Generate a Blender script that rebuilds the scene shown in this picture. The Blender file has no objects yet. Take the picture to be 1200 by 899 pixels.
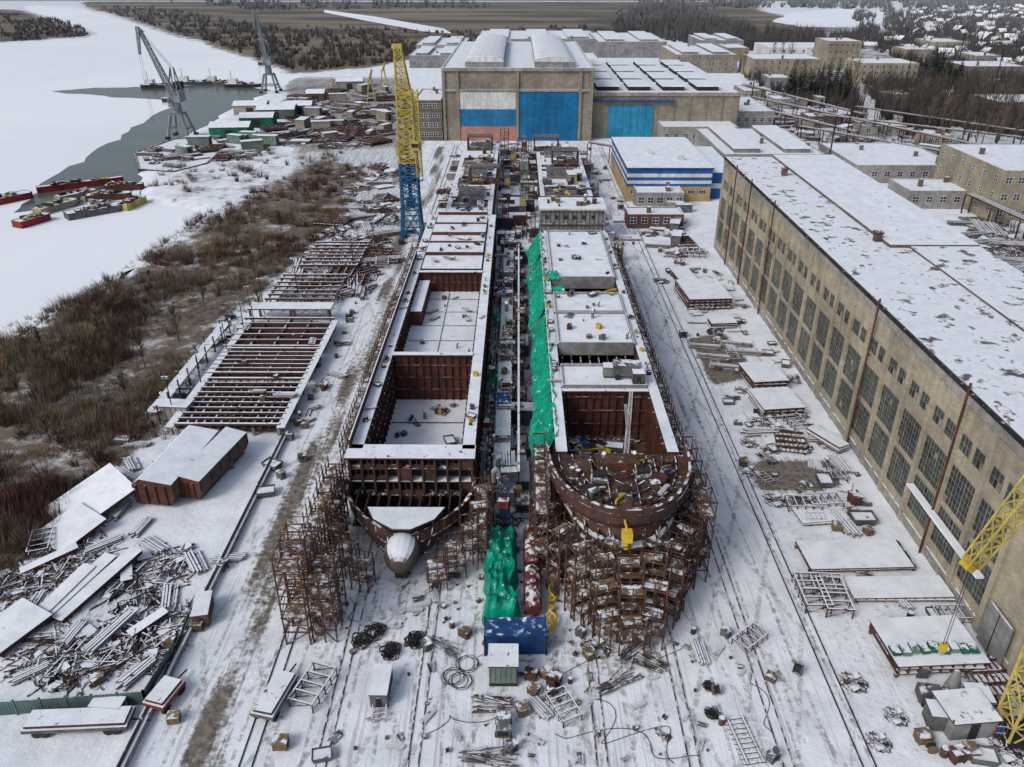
import bpy, math, random, bmesh
import numpy as np
from mathutils import Vector, Matrix, noise as MN
random.seed(7); np.random.seed(7)
R=random.uniform; RC=random.choice
sc=bpy.context.scene
COL=sc.collection
# ---------------------------------------------------------------- camera
PITCH=math.radians(27.95); YAW=math.radians(0.43); H=60.0; F=933.0
cam=bpy.data.objects.new("camera",bpy.data.cameras.new("camera")); COL.objects.link(cam)
cam.location=(0,0,H); cam.rotation_euler=(math.pi/2-PITCH,0,YAW)
cam.data.lens=28.0; cam.data.sensor_width=36; cam.data.clip_end=20000; cam.data.clip_start=.5
sc.camera=cam
def P(px,py,z=0.0):
    """survey: photo point -> site plan metres on the level z"""
    u=(px-600)/F; v=(449.5-py)/F
    dy=math.cos(PITCH)+math.sin(PITCH)*v; dz=-math.sin(PITCH)+math.cos(PITCH)*v
    t=(H-z)/max(-dz,.012)
    x=u*t; y=dy*t
    return (x*math.cos(YAW)-y*math.sin(YAW), x*math.sin(YAW)+y*math.cos(YAW))
# ---------------------------------------------------------------- world
w=bpy.data.worlds.new("World"); sc.world=w; w.use_nodes=True
nt=w.node_tree; bg=nt.nodes['Background']
sky=nt.nodes.new('ShaderNodeTexSky'); sky.sky_type='NISHITA'; sky.sun_disc=False
sky.sun_elevation=math.radians(38); sky.sun_rotation=math.radians(230); sky.air_density=1.0; sky.dust_density=3.0; sky.ozone_density=1.0
hs=nt.nodes.new('ShaderNodeHueSaturation'); hs.inputs['Saturation'].default_value=.78
nt.links.new(sky.outputs[0],hs.inputs['Color']); nt.links.new(hs.outputs[0],bg.inputs[0]); bg.inputs[1].default_value=.138
sl=bpy.data.lights.new("sun","SUN"); sl.energy=1.2; sl.angle=math.radians(20); sl.color=(1,.985,.96)
so=bpy.data.objects.new("sun",sl); COL.objects.link(so)
so.rotation_euler=(math.radians(50),0,math.radians(-50)); so.location=(0,0,200)
sc.view_settings.view_transform='Standard'; sc.view_settings.look='None'; sc.view_settings.exposure=0
# ---------------------------------------------------------------- materials
MATS={}
SNOW=(.80,.835,.88)
def N(nt,t,**k):
    n=nt.nodes.new(t)
    for a,b in k.items(): setattr(n,a,b)
    return n
def mixc(nt,f,a,b,bt='MIX'):
    m=N(nt,'ShaderNodeMix',data_type='RGBA',blend_type=bt)
    for s,val in ((m.inputs[0],f),(m.inputs[6],a),(m.inputs[7],b)):
        if hasattr(val,'is_linked'): nt.links.new(val,s)
        elif isinstance(val,tuple): s.default_value=(*val,1) if len(val)==3 else val
        else: s.default_value=val
    return m.outputs[2]
def rng(nt,val,a,b,c=0.,d=1.):
    m=N(nt,'ShaderNodeMapRange'); m.interpolation_type='SMOOTHSTEP'
    nt.links.new(val,m.inputs[0])
    for i,x in zip((1,2,3,4),(a,b,c,d)):
        if hasattr(x,'is_linked'): nt.links.new(x,m.inputs[i])
        else: m.inputs[i].default_value=x
    return m.outputs[0]
def mth(nt,op,a,b=0.):
    m=N(nt,'ShaderNodeMath',operation=op)
    for s,x in ((m.inputs[0],a),(m.inputs[1],b)):
        if hasattr(x,'is_linked'): nt.links.new(x,s)
        else: s.default_value=x
    return m.outputs[0]
def noise(nt,vec,s,det=4,ro=.55,scale=None):
    if scale:
        mp=N(nt,'ShaderNodeMapping'); mp.inputs['Scale'].default_value=scale; nt.links.new(vec,mp.inputs[0]); vec=mp.outputs[0]
    n=N(nt,'ShaderNodeTexNoise'); n.inputs['Scale'].default_value=s; n.inputs['Detail'].default_value=det; n.inputs['Roughness'].default_value=ro
    nt.links.new(vec,n.inputs['Vector']); return n.outputs[0]
def M(name,c,c2=None,snow=.5,rough=.8,sc_=.8,metal=0.,brick=None,bump=0.,haze=False,streak=False,vary=True,patch=1.1):
    m=bpy.data.materials.new(name); m.use_nodes=True; nt=m.node_tree; b=nt.nodes['Principled BSDF']
    if c2 is None: c2=tuple(x*.6 for x in c)
    g=N(nt,'ShaderNodeNewGeometry'); pos=g.outputs['Position']
    col=mixc(nt,rng(nt,noise(nt,pos,sc_,5,.65),.35,.65),c,c2)
    if brick:
        sx=N(nt,'ShaderNodeSeparateXYZ'); nt.links.new(pos,sx.inputs[0])
        u=mth(nt,'ADD',sx.outputs[0],sx.outputs[1]); cb=N(nt,'ShaderNodeCombineXYZ'); nt.links.new(u,cb.inputs[0]); nt.links.new(sx.outputs[2],cb.inputs[1])
        bt=N(nt,'ShaderNodeTexBrick'); nt.links.new(cb.outputs[0],bt.inputs[0]); bt.inputs['Scale'].default_value=1
        bt.inputs['Brick Width'].default_value=brick[0]; bt.inputs['Row Height'].default_value=brick[1]; bt.inputs['Mortar Size'].default_value=brick[2]
        bt.inputs['Color1'].default_value=(1,1,1,1); bt.inputs['Color2'].default_value=(.84,.83,.82,1); bt.inputs['Mortar'].default_value=(.68,.68,.68,1)
        col=mixc(nt,1.,col,bt.outputs[0],'MULTIPLY')
    if streak:
        st=noise(nt,pos,1.,5,.6,scale=(1.1,1.1,.09))
        col=mixc(nt,rng(nt,st,.50,.75,0,.6),col,tuple(x*.42 for x in c))
    if vary:
        v=rng(nt,noise(nt,pos,.13,3),.3,.7,.75,1.12)
        vm=N(nt,'ShaderNodeVectorMath',operation='SCALE'); nt.links.new(col,vm.inputs[0]); nt.links.new(v,vm.inputs[3]); col=vm.outputs[0]
    if snow>0:
        sn=N(nt,'ShaderNodeSeparateXYZ'); nt.links.new(g.outputs['Normal'],sn.inputs[0])
        up=rng(nt,sn.outputs[2],.45,.75)
        th=.74-.5*snow
        nn=rng(nt,noise(nt,pos,patch,6,.65),th-.05,th+.05)
        tone=mixc(nt,rng(nt,noise(nt,pos,.5,6,.65),.35,.75),SNOW,(.64,.68,.73))
        col=mixc(nt,mth(nt,'MULTIPLY',up,nn),col,tone)
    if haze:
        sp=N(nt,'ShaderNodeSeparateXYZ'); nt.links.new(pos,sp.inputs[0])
        col=mixc(nt,rng(nt,sp.outputs[1],350,1900,0,.85),col,(.25,.275,.31))  # aerial haze painted into the base colour, growing with world Y
    nt.links.new(col,b.inputs['Base Color']); b.inputs['Roughness'].default_value=rough; b.inputs['Metallic'].default_value=metal
    b.inputs['Specular IOR Level'].default_value=.25
    if bump:
        bp=N(nt,'ShaderNodeBump'); bp.inputs['Strength'].default_value=bump; bp.inputs['Distance'].default_value=.1
        nt.links.new(noise(nt,pos,3,4),bp.inputs['Height']); nt.links.new(bp.outputs[0],b.inputs['Normal'])
    MATS[name]=m; return m
M('rust',(.11,.042,.030),(.05,.026,.022),snow=.42)
M('rust_bare',(.125,.046,.032),(.062,.028,.023),snow=.12,streak=True)
M('hull_dark',(.085,.042,.034),(.045,.028,.025),snow=.15,streak=True)
M('rust_snow',(.095,.042,.030),(.055,.029,.024),snow=.74)
M('brown_deck',(.13,.066,.042),(.055,.036,.028),snow=.2,sc_=1.5)
M('dark',(.018,.018,.02),(.035,.032,.03),snow=.22)
M('steel',(.13,.135,.14),(.07,.07,.07),snow=.45)
M('grey',(.25,.26,.26),(.16,.16,.16),snow=.6)
M('wood',(.17,.11,.065),(.09,.065,.045),snow=.4)
M('plank',(.22,.155,.09),(.12,.085,.055),snow=.42)
M('scaf',(.125,.056,.038),(.065,.036,.028),snow=.3)
M('concrete',(.33,.32,.30),(.22,.21,.20),snow=.6,streak=True)
M('snow',SNOW,(.72,.755,.80),snow=1,sc_=.4,bump=.25)
M('deck_snow',(.12,.10,.09),(.09,.06,.05),snow=.88,bump=.2,patch=.9)
M('snowroof',(.10,.09,.085),(.16,.14,.12),snow=.80,bump=.15,patch=.6)
M('patchroof',(.09,.08,.075),(.15,.13,.11),snow=.66,bump=.15,patch=.5)
M('snowroof_thin',(.13,.11,.10),(.2,.18,.16),snow=.72)
M('yellow',(.60,.42,.03),(.42,.29,.03),snow=.2)
M('yellow_pale',(.54,.43,.09),(.34,.28,.09),snow=.2)
M('blue',(.02,.085,.27),(.015,.05,.15),snow=.3)
M('crane_blue',(.02,.14,.29),(.015,.08,.18),snow=.2)
M('blue_dark',(.03,.07,.15),(.02,.04,.09),snow=.3)
M('blue_door',(.01,.15,.33),(.008,.11,.25),snow=.1,streak=True)
M('blue_light',(.03,.26,.42),(.02,.19,.33),snow=.1,streak=True)
M('tri_blue',(.02,.17,.34),(.015,.12,.27),snow=.1)
M('tri_red',(.42,.21,.17),(.34,.16,.13),snow=.1)
M('white',(.66,.67,.67),(.52,.53,.53),snow=.5,streak=True)
M('red',(.27,.03,.028),(.16,.025,.025),snow=.5)
M('green',(.02,.16,.10),(.015,.09,.06),snow=.5)
M('fence_green',(.10,.17,.155),(.07,.11,.10),snow=.3)
M('tarp',(.0,.36,.22),(.0,.21,.14),snow=.22,rough=.45,sc_=.9,patch=1.2)
M('tank',(.16,.04,.036),(.09,.026,.026),snow=.4,rough=.5)
M('cabin_beige',(.30,.28,.24),(.22,.20,.17),snow=.8)
M('cabin_green',(.18,.25,.22),(.13,.18,.15),snow=.6)
M('cabin_blue',(.05,.12,.23),(.035,.08,.15),snow=.8)
M('cabin_rust',(.15,.08,.06),(.10,.055,.045),snow=.8)
M('hall_wall',(.30,.265,.21),(.24,.215,.18),snow=.3,brick=(3,1.2,.05),streak=True)
M('brick_beige',(.45,.40,.30),(.35,.315,.24),snow=.3,brick=(.8,.3,.03),streak=True)
M('frame_cream',(.30,.285,.24),(.17,.16,.135),snow=.1)
M('brick_dark',(.17,.13,.105),(.11,.09,.075),snow=.3,streak=True)
M('beige_low',(.32,.28,.20),(.25,.22,.165),snow=.3,streak=True)
M('ochre',(.45,.33,.14),(.36,.27,.13),snow=.3,streak=True)
M('stripe_blue',(.02,.11,.34),(.02,.08,.25),snow=.2)
M('glass',(.02,.026,.03),(.05,.055,.06),snow=0,rough=.25,sc_=1.4)
M('glass_teal',(.06,.085,.08),(.018,.026,.026),snow=0,rough=.3,sc_=1.8)
M('rubber',(.02,.02,.022),(.03,.03,.03),snow=.15)
M('cr_grey',(.27,.30,.32),(.18,.20,.22),snow=.2)
M('twig',(.20,.145,.095),(.10,.075,.055),snow=0)
M('twig_red',(.12,.055,.042),(.065,.038,.033),snow=0)
M('grassdry',(.28,.20,.115),(.17,.125,.08),snow=0,sc_=.15)
M('grass_grey',(.23,.195,.155),(.14,.12,.10),snow=0,sc_=.3)
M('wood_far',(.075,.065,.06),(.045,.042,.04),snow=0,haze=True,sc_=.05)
M('trunk',(.10,.085,.07),None,snow=.1)
M('pine',(.012,.026,.02),(.02,.036,.026),snow=.2)
M('ship_blue',(.05,.09,.14),None,snow=.3)
M('ice',(.85,.885,.925),(.78,.82,.87),snow=0,sc_=.004,vary=False)
M('water',(.115,.13,.12),(.09,.10,.095),snow=0,rough=.22,sc_=.05,vary=False)
# ---------------------------------------------------------------- mesh builder
class MB:
    def __init__(s): s.v=[];s.f=[];s.m=[]
    def add(s,vs,fs,mat):
        o=len(s.v); s.v+= [tuple(q) for q in vs]; s.f+=[tuple(i+o for i in f) for f in fs]; s.m+=[mat]*len(fs)
    def box(s,x,y,z,sx,sy,sz,mat,rz=0.,top=None):
        """x,y centre; z bottom"""
        c,sn=math.cos(rz),math.sin(rz); vs=[]
        for zz in (z,z+sz):
            for a,b in ((-1,-1),(1,-1),(1,1),(-1,1)):
                a*=sx/2;b*=sy/2; vs.append((x+a*c-b*sn,y+a*sn+b*c,zz))
        s.add(vs,[(3,2,1,0),(0,1,5,4),(1,2,6,5),(2,3,7,6),(3,0,4,7)],mat); o=len(s.v)-8
        s.f.append((o+4,o+5,o+6,o+7)); s.m.append(top or mat); return s
    def bx(s,x0,x1,y0,y1,z0,z1,mat,top=None): return s.box((x0+x1)/2,(y0+y1)/2,z0,abs(x1-x0),abs(y1-y0),z1-z0,mat,0,top)
    def beam(s,p,q,w,h,mat):
        p=Vector(p);q=Vector(q);d=(q-p)
        if d.length<1e-5: return s
        d.normalize(); up=Vector((0,0,1)) if abs(d.z)<.97 else Vector((0,1,0))
        a=up.cross(d).normalized(); b=d.cross(a); a=a*w/2; b=b*h/2
        vs=[p-a-b,p+a-b,p+a+b,p-a+b,q-a-b,q+a-b,q+a+b,q-a+b]
        s.add(vs,[(3,2,1,0),(4,5,6,7),(0,1,5,4),(1,2,6,5),(2,3,7,6),(3,0,4,7)],mat); return s
    def cyl(s,p,q,r,mat,n=10,r2=None,cap=True):
        p=Vector(p);q=Vector(q);d=(q-p).normalized(); up=Vector((0,0,1)) if abs(d.z)<.97 else Vector((0,1,0))
        a=up.cross(d).normalized(); b=d.cross(a); r2=r if r2 is None else r2
        vs=[]
        for c,rr in ((p,r),(q,r2)):
            for i in range(n):
                t=2*math.pi*i/n; vs.append(c+a*math.cos(t)*rr+b*math.sin(t)*rr)
        fs=[(i,(i+1)%n,n+(i+1)%n,n+i) for i in range(n)]
        if cap: fs+=[tuple(range(n-1,-1,-1)),tuple(range(n,2*n))]
        s.add(vs,fs,mat); return s
    def prism(s,poly,z0,z1,mat,top=None):
        n=len(poly); ar=sum(poly[i][0]*poly[(i+1)%n][1]-poly[(i+1)%n][0]*poly[i][1] for i in range(n))
        if ar<0: poly=poly[::-1]
        vs=[(x,y,z0) for x,y in poly]+[(x,y,z1) for x,y in poly]
        s.add(vs,[(i,(i+1)%n,n+(i+1)%n,n+i) for i in range(n)]+[tuple(range(n-1,-1,-1))],mat); o=len(s.v)-2*n
        s.f.append(tuple(range(o+n,o+2*n))); s.m.append(top or mat); return s
    def grid(s,rows,mat):
        n=len(rows[0]); vs=[p for r in rows for p in r]
        s.add(vs,[(i*n+j,i*n+j+1,(i+1)*n+j+1,(i+1)*n+j) for i in range(len(rows)-1) for j in range(n-1)],mat); return s
    def lattice(s,p,q,w0,w1,n,mat,r=.15,both=True):
        p=Vector(p);q=Vector(q);d=(q-p).normalized(); up=Vector((0,0,1)) if abs(d.z)<.8 else Vector((0,1,0))
        a=up.cross(d).normalized(); b=d.cross(a)
        def cn(i):
            t=i/n; c=p.lerp(q,t); ww=(w0+(w1-w0)*t)/2
            return [c-a*ww-b*ww,c+a*ww-b*ww,c+a*ww+b*ww,c-a*ww+b*ww]
        A=cn(0);B=cn(n)
        for i in range(4): s.beam(A[i],B[i],r,r,mat)
        for i in range(n):
            c0=cn(i);c1=cn(i+1)
            for k in range(4):
                s.beam(c1[k],c1[(k+1)%4],r*.6,r*.6,mat)
                s.beam(c0[k],c1[(k+1)%4],r*.6,r*.6,mat)
                if both: s.beam(c0[(k+1)%4],c1[k],r*.6,r*.6,mat)
        return s
    def torus(s,c,Rr,r,mat,n=20,m=5,tilt=(0,0),arc=1.):
        rows=[]
        for i in range(n+1):
            t=2*math.pi*i/n*arc; rows.append([Vector((c[0]+(Rr+r*math.cos(u))*math.cos(t),c[1]+(Rr+r*math.cos(u))*math.sin(t),c[2]+r*math.sin(u)+tilt[0]*Rr*math.cos(t)+tilt[1]*Rr*math.sin(t))) for u in [2*math.pi*j/m for j in range(m+1)]])
        s.grid([r_[::-1] for r_ in rows],mat); return s
def mesh(name,mb,smooth=False):
    me=bpy.data.meshes.new(name); me.from_pydata(mb.v,[],mb.f)
    names=[]; 
    for x in mb.m:
        if x not in names: names.append(x)
    for x in names: me.materials.append(MATS[x])
    ix={x:i for i,x in enumerate(names)}
    me.polygons.foreach_set('material_index',[ix[x] for x in mb.m])
    if smooth: me.polygons.foreach_set('use_smooth',[True]*len(mb.f))
    me.update(); return me
def O(name,mb,parent=None,loc=(0,0,0),rz=0.,smooth=False):
    o=bpy.data.objects.new(name,mesh(name,mb,smooth) if isinstance(mb,MB) else mb); COL.objects.link(o)
    o.location=loc; o.rotation_euler=(0,0,rz)
    if parent: o.parent=parent
    return o
def T(name,label,cat,parts,loc=(0,0,0),rz=0.,group=None,org=None):
    """parts: list (name,MB[,subparts]); org: subtract this origin from vertices given in site coordinates"""
    if len(parts)==1 and len(parts[0])==2:
        r=O(name,parts[0][1]); kids=[]
    else:
        r=bpy.data.objects.new(name,None); r.empty_display_size=.5; COL.objects.link(r)
        for p in parts:
            k=O(p[0],p[1],r)
            if len(p)>2:
                for q in p[2]: O(q[0],q[1],k)
    if org:
        d=Vector(org)
        for o in [r]+list(r.children_recursive):
            if o.type=='MESH':
                o.data.transform(Matrix.Translation(-d))
        loc=org
    r.location=loc; r.rotation_euler=(0,0,rz); r["label"]=label; r["category"]=cat
    if group: r["group"]=group
    return r
def S(name,mb,kind='structure',label=None,smooth=False):
    o=O(name,mb,smooth=smooth); o["kind"]=kind
    if label: o["label"]=label
    return o
def copyT(root,loc,rz=0.,s=1.,label=None):
    def rec(o,par):
        c=o.copy(); COL.objects.link(c)
        if par is not None: c.parent=par
        for k in o.children: rec(k,c)
        return c
    c=rec(root,None); c.location=loc; c.rotation_euler=(0,0,rz); c.scale=(s,)*3 if not isinstance(s,tuple) else s
    if label: c["label"]=label
    return c
# ---------------------------------------------------------------- ground
def line(a,b,step): 
    n=max(1,int(round((b-a)/step))); return list(np.linspace(a,b,n,endpoint=False))
xs=line(-6000,-900,300)+line(-900,-260,14)+line(-260,-75,2.5)+line(-75,60,1.)+line(60,260,3)+line(260,900,14)+line(900,6000,300)+[6000]
ys=line(-600,30,60)+line(30,200,1.)+line(200,460,2.5)+line(460,1700,11)+line(1700,9000,300)+[9000]
xs=np.array(xs);ys=np.array(ys); nx,ny=len(xs),len(ys)
GX,GY=np.meshgrid(xs,ys)
def inpoly(X,Y,poly):
    r=np.zeros(X.shape,bool); n=len(poly)
    for i in range(n):
        x1,y1=poly[i];x2,y2=poly[(i+1)%n]
        if y1==y2: continue
        c=((y1>Y)!=(y2>Y))&(X<(x2-x1)*(Y-y1)/(y2-y1)+x1); r^=c
    return r
def blur(a,k):
    for _ in range(k):
        b=np.pad(a,1,mode='edge'); a=(b[1:-1,1:-1]*2+b[:-2,1:-1]+b[2:,1:-1]+b[1:-1,:-2]+b[1:-1,2:])/6
    return a
def PP(l): return [P(*q) for q in l]
def wob(poly,a,k=6):
    out=[]; n=len(poly)
    for i in range(n):
        x1,y1=poly[i];x2,y2=poly[(i+1)%n]; L=math.hypot(x2-x1,y2-y1)
        for j in range(k):
            t=j/k; s=0 if j==0 else min(a,L*.05); out.append((x1+(x2-x1)*t+R(-s,s),y1+(y2-y1)*t+R(-s,s)))
    return out
RIVER=wob(PP([(-500,640),(-120,455),(0,398),(60,365),(120,335),(185,290),(232,255),(228,243),(172,232),(160,205),(202,167),(252,137),(305,110),(345,92),(300,72),(235,52),(165,30),(95,10),(30,5),(30,11),(115,38),(105,42),(0,50),(-500,60)]),2.0,8)
VEG=[PP([(-500,640),(-120,455),(0,400),(60,365),(120,335),(185,290),(235,258),(300,225),(380,185),(430,195),(400,260),(330,330),(275,370),(215,455),(205,500),(130,560),(60,640),(0,700),(-300,860)])]
river=inpoly(GX,GY,RIVER).astype(float)
veg=np.zeros(GX.shape)
for p in VEG: veg=np.maximum(veg,inpoly(GX,GY,p).astype(float)*.64)
veg=np.maximum(veg,inpoly(GX,GY,PP([(230,250),(165,232),(200,195),(330,175),(400,185),(300,225)])).astype(float)*.46)
veg=np.maximum(veg,inpoly(GX,GY,PP([(-600,60),(0,50),(105,42),(115,38),(30,11),(-600,6)])).astype(float)*.85)
veg=np.maximum(veg,inpoly(GX,GY,PP([(95,8),(165,30),(235,52),(300,72),(340,88),(440,80),(520,60),(620,48),(800,45),(900,50),(1000,30),(900,14),(890,2),(90,2)])).astype(float)*.82)
veg=np.maximum(veg,((GY>1500)).astype(float)*.8)
veg=np.maximum(veg,inpoly(GX,GY,PP([(1000,30),(1300,40),(1300,170),(1100,150),(1000,110),(880,60)])).astype(float)*.55)
veg=blur(veg,4)
mud=np.zeros(GX.shape)
def band(x0,wd,y0,y1,a): 
    return a*np.exp(-((GX-x0-.8*np.sin(GY/17.))/wd)**2)*((GY>y0)&(GY<y1))
mud=np.maximum(mud,band(-26.6,2.2,-50,300,.5))
for q in (-28.3,-27.2,-25.6): mud=np.maximum(mud,band(q,.4,-50,300,.95))
for q,a in ((25.0,.8),(27.2,.75),(21.8,.5)): mud=np.maximum(mud,band(q,.45,-50,300,a))
def mp(l,a):
    global mud
    mud=np.maximum(mud,inpoly(GX,GY,PP(l)).astype(float)*a)
mp([(890,540),(955,540),(962,572),(893,574)],1.6)
mp([(808,398),(850,392),(880,440),(840,450)],1.3)
mp([(640,740),(820,740),(760,790),(640,800)],.45)
mp([(60,650),(225,640),(220,790),(20,800),(0,740)],.42)
mp([(760,250),(800,250),(960,520),(1160,800),(1100,900),(1000,900),(860,560)],.34)
mp([(400,600),(640,600),(640,720),(380,720)],.38)
mp([(340,170),(500,170),(470,300),(330,420)],.5)
mp([(330,90),(480,90),(500,170),(340,180)],.62)
mp([(850,60),(1200,140),(1200,260),(900,180)],.45)
mud=blur(mud,1)
rv=blur(river,2)
GZ=-2.2*rv
nz=np.sin(GX*.31+GY*.17)*np.cos(GY*.23-GX*.11)
GZ=GZ+nz*.06*(rv<.01)*(GY<250)*((GX<-36)|(GX>32))
verts=np.stack([GX.ravel(),GY.ravel(),GZ.ravel()],1)
idx=np.arange(nx*ny).reshape(ny,nx)
faces=np.stack([idx[:-1,:-1].ravel(),idx[:-1,1:].ravel(),idx[1:,1:].ravel(),idx[1:,:-1].ravel()],1)
gm=bpy.data.meshes.new("ground"); gm.vertices.add(len(verts)); gm.vertices.foreach_set('co',verts.ravel())
gm.loops.add(faces.size); gm.loops.foreach_set('vertex_index',faces.ravel()); gm.polygons.add(len(faces))
gm.polygons.foreach_set('loop_start',np.arange(0,faces.size,4)); gm.polygons.foreach_set('loop_total',np.full(len(faces),4)); gm.update(calc_edges=True)
ca=gm.color_attributes.new("zones",'FLOAT_COLOR','POINT')
ca.data.foreach_set('color',np.stack([veg.ravel(),mud.ravel(),rv.ravel(),np.ones(veg.size)],1).ravel())
gm.polygons.foreach_set('use_smooth',[True]*len(faces))
m=bpy.data.materials.new('ground'); m.use_nodes=True; nt=m.node_tree; b=nt.nodes['Principled BSDF']; b.inputs['Roughness'].default_value=.85; b.inputs['Specular IOR Level'].default_value=.15
g=N(nt,'ShaderNodeNewGeometry'); pos=g.outputs['Position']
at=N(nt,'ShaderNodeVertexColor',layer_name='zones'); sp=N(nt,'ShaderNodeSeparateColor'); nt.links.new(at.outputs[0],sp.inputs[0])
px=N(nt,'ShaderNodeSeparateXYZ'); nt.links.new(pos,px.inputs[0])
snowc=mixc(nt,rng(nt,noise(nt,pos,.25,6,.6),.35,.75),(.83,.87,.92),(.66,.70,.75))
n1=noise(nt,pos,1.3,7,.7); n2=noise(nt,pos,.09,6,.65)
ns=noise(nt,pos,1.,6,.62,scale=(1.5,.035,1)); ns2=noise(nt,pos,1.,7,.7,scale=(4.,.10,1))
nr=mth(nt,'MULTIPLY',mth(nt,'ADD',ns,ns2),.5)
mudc=mixc(nt,rng(nt,n1,.35,.65),(.25,.22,.185),(.11,.094,.078))
yard=mth(nt,'MULTIPLY',rng(nt,px.outputs[0],-33,-30),rng(nt,px.outputs[0],32,29.5))
yard=mth(nt,'MULTIPLY',yard,rng(nt,px.outputs[1],330,300))
ruts=mth(nt,'MULTIPLY',rng(nt,nr,.53,.60),yard)
snowc=mixc(nt,mth(nt,'MULTIPLY',ruts,.5),snowc,(.36,.35,.34))
def tracks(rot,scale,seed,amt):
    global snowc
    mp_=N(nt,'ShaderNodeMapping'); mp_.inputs['Rotation'].default_value=(0,0,rot); mp_.inputs['Location'].default_value=(seed,seed,0); nt.links.new(pos,mp_.inputs[0])
    wv=N(nt,'ShaderNodeTexWave',wave_type='BANDS',bands_direction='X'); wv.inputs['Scale'].default_value=scale; wv.inputs['Distortion'].default_value=9; wv.inputs['Detail'].default_value=2; wv.inputs['Detail Scale'].default_value=.12; nt.links.new(mp_.outputs[0],wv.inputs[0])
    trk=mth(nt,'MULTIPLY',rng(nt,wv.outputs['Fac'],.95,.99),mth(nt,'MULTIPLY',yard,rng(nt,n1,.42,.58,0,amt)))
    snowc=mixc(nt,trk,snowc,(.24,.22,.20))
tracks(.0,.11,0,.65); tracks(.35,.07,31,.55); tracks(-.3,.06,77,.5)
mm=mth(nt,'ADD',mth(nt,'MULTIPLY',sp.outputs[1],.48),mth(nt,'MULTIPLY',mth(nt,'ADD',mth(nt,'MULTIPLY',n1,.55),mth(nt,'MULTIPLY',nr,.45)),.9))
snowc=mixc(nt,rng(nt,mm,.62,.80),snowc,mudc)
spk=noise(nt,pos,3.2,5,.75)
snowc=mixc(nt,mth(nt,'MULTIPLY',rng(nt,spk,.60,.69),rng(nt,n2,.4,.6,.1,.75)),snowc,(.18,.155,.13))
n3=noise(nt,pos,.35,8,.72)
vegc=mixc(nt,rng(nt,noise(nt,pos,.9,6,.7),.35,.65),(.20,.15,.10),(.10,.08,.062))
vegc=mixc(nt,rng(nt,n2,.42,.62),vegc,(.15,.125,.10))
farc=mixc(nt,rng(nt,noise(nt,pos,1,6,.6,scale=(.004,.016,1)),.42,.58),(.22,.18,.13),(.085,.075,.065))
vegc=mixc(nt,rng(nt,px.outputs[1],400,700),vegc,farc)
vm_=mth(nt,'ADD',mth(nt,'MULTIPLY',sp.outputs[0],.62),mth(nt,'ADD',mth(nt,'MULTIPLY',n3,.42),mth(nt,'MULTIPLY',n2,.35)))
col=mixc(nt,rng(nt,vm_,.64,.80),snowc,vegc)
col=mixc(nt,rng(nt,px.outputs[1],500,3200,0,.85),col,(.28,.305,.34))  # far ground fades to grey-blue: distance haze mixed into its colour
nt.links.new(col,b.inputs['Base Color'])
bp=N(nt,'ShaderNodeBump'); bp.inputs['Strength'].default_value=.5; bp.inputs['Distance'].default_value=.25
nt.links.new(mth(nt,'ADD',n1,nr),bp.inputs['Height']); nt.links.new(bp.outputs[0],b.inputs['Normal'])
gm.materials.append(m)
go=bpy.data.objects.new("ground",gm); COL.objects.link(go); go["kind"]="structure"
def sheet(name,poly,z,mat):
    bm=bmesh.new(); vs=[bm.verts.new((x,y,z)) for x,y in poly]; f=bm.faces.new(vs); bmesh.ops.triangulate(bm,faces=[f]); bmesh.ops.recalc_face_normals(bm,faces=bm.faces)
    me=bpy.data.meshes.new(name); bm.to_mesh(me); bm.free(); me.materials.append(MATS[mat])
    o=bpy.data.objects.new(name,me); COL.objects.link(o); o["kind"]="structure"; return o
sheet('frozen_river',RIVER,-.9,'ice')
WATER=PP([(15,246),(45,218),(100,182),(150,152),(200,124),(190,115),(130,112),(60,105),(110,101),(180,100),(270,96),(318,104),(300,116),(258,137),(208,168),(166,203),(170,216),(120,228),(70,238)])
sheet('open_water',wob(WATER,2.0),-.87,'water')
LAKE=PP([(905,26),(925,15),(985,11),(1040,14),(1045,28),(1000,33),(940,32)])
sheet('frozen_lake',wob(LAKE,6),.3,'ice')
sheet('snowy_country_road',PP([(380,12),(440,20),(520,34),(530,40),(500,38),(430,25),(380,15)]),.3,'ice')
# ---------------------------------------------------------------- vegetation masses
def inside(px_,py_,poly):
    r=False;n=len(poly)
    for i in range(n):
        x1,y1=poly[i];x2,y2=poly[(i+1)%n]
        if (y1>py_)!=(y2>py_) and px_<(x2-x1)*(py_-y1)/(y2-y1)+x1: r=not r
    return r
def sample(poly,n):
    xs_=[p[0] for p in poly]; ys_=[p[1] for p in poly]; out=[]
    while len(out)<n:
        a=R(min(xs_),max(xs_));b_=R(min(ys_),max(ys_))
        if inside(a,b_,poly): out.append((a,b_))
    return out
def tuft(mb,x,y,r,h,n,mat,w_=.07,z=0):
    for _ in range(n):
        a=R(0,6.28); d=r*math.sqrt(R(0,1)); bx_=x+math.cos(a)*d*.5; by=y+math.sin(a)*d*.5
        tx=x+math.cos(a)*d*1.2+R(-.2,.2); ty=y+math.sin(a)*d*1.2; hh=h*R(.5,1.05); c=R(0,3.14); ww=w_*R(.6,1.5)
        mb.add([(bx_-math.cos(c)*ww,by-math.sin(c)*ww,z),(bx_+math.cos(c)*ww,by+math.sin(c)*ww,z),(tx,ty,z+hh)],[(0,1,2)],mat)
vegpoly=[(-60,420),(0,388),(60,360),(120,330),(185,286),(235,256),(300,222),(380,180),(440,200),(405,262),(335,335),(282,375),(222,460),(205,510),(135,565),(65,645),(-20,715)]
mb=MB()
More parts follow.
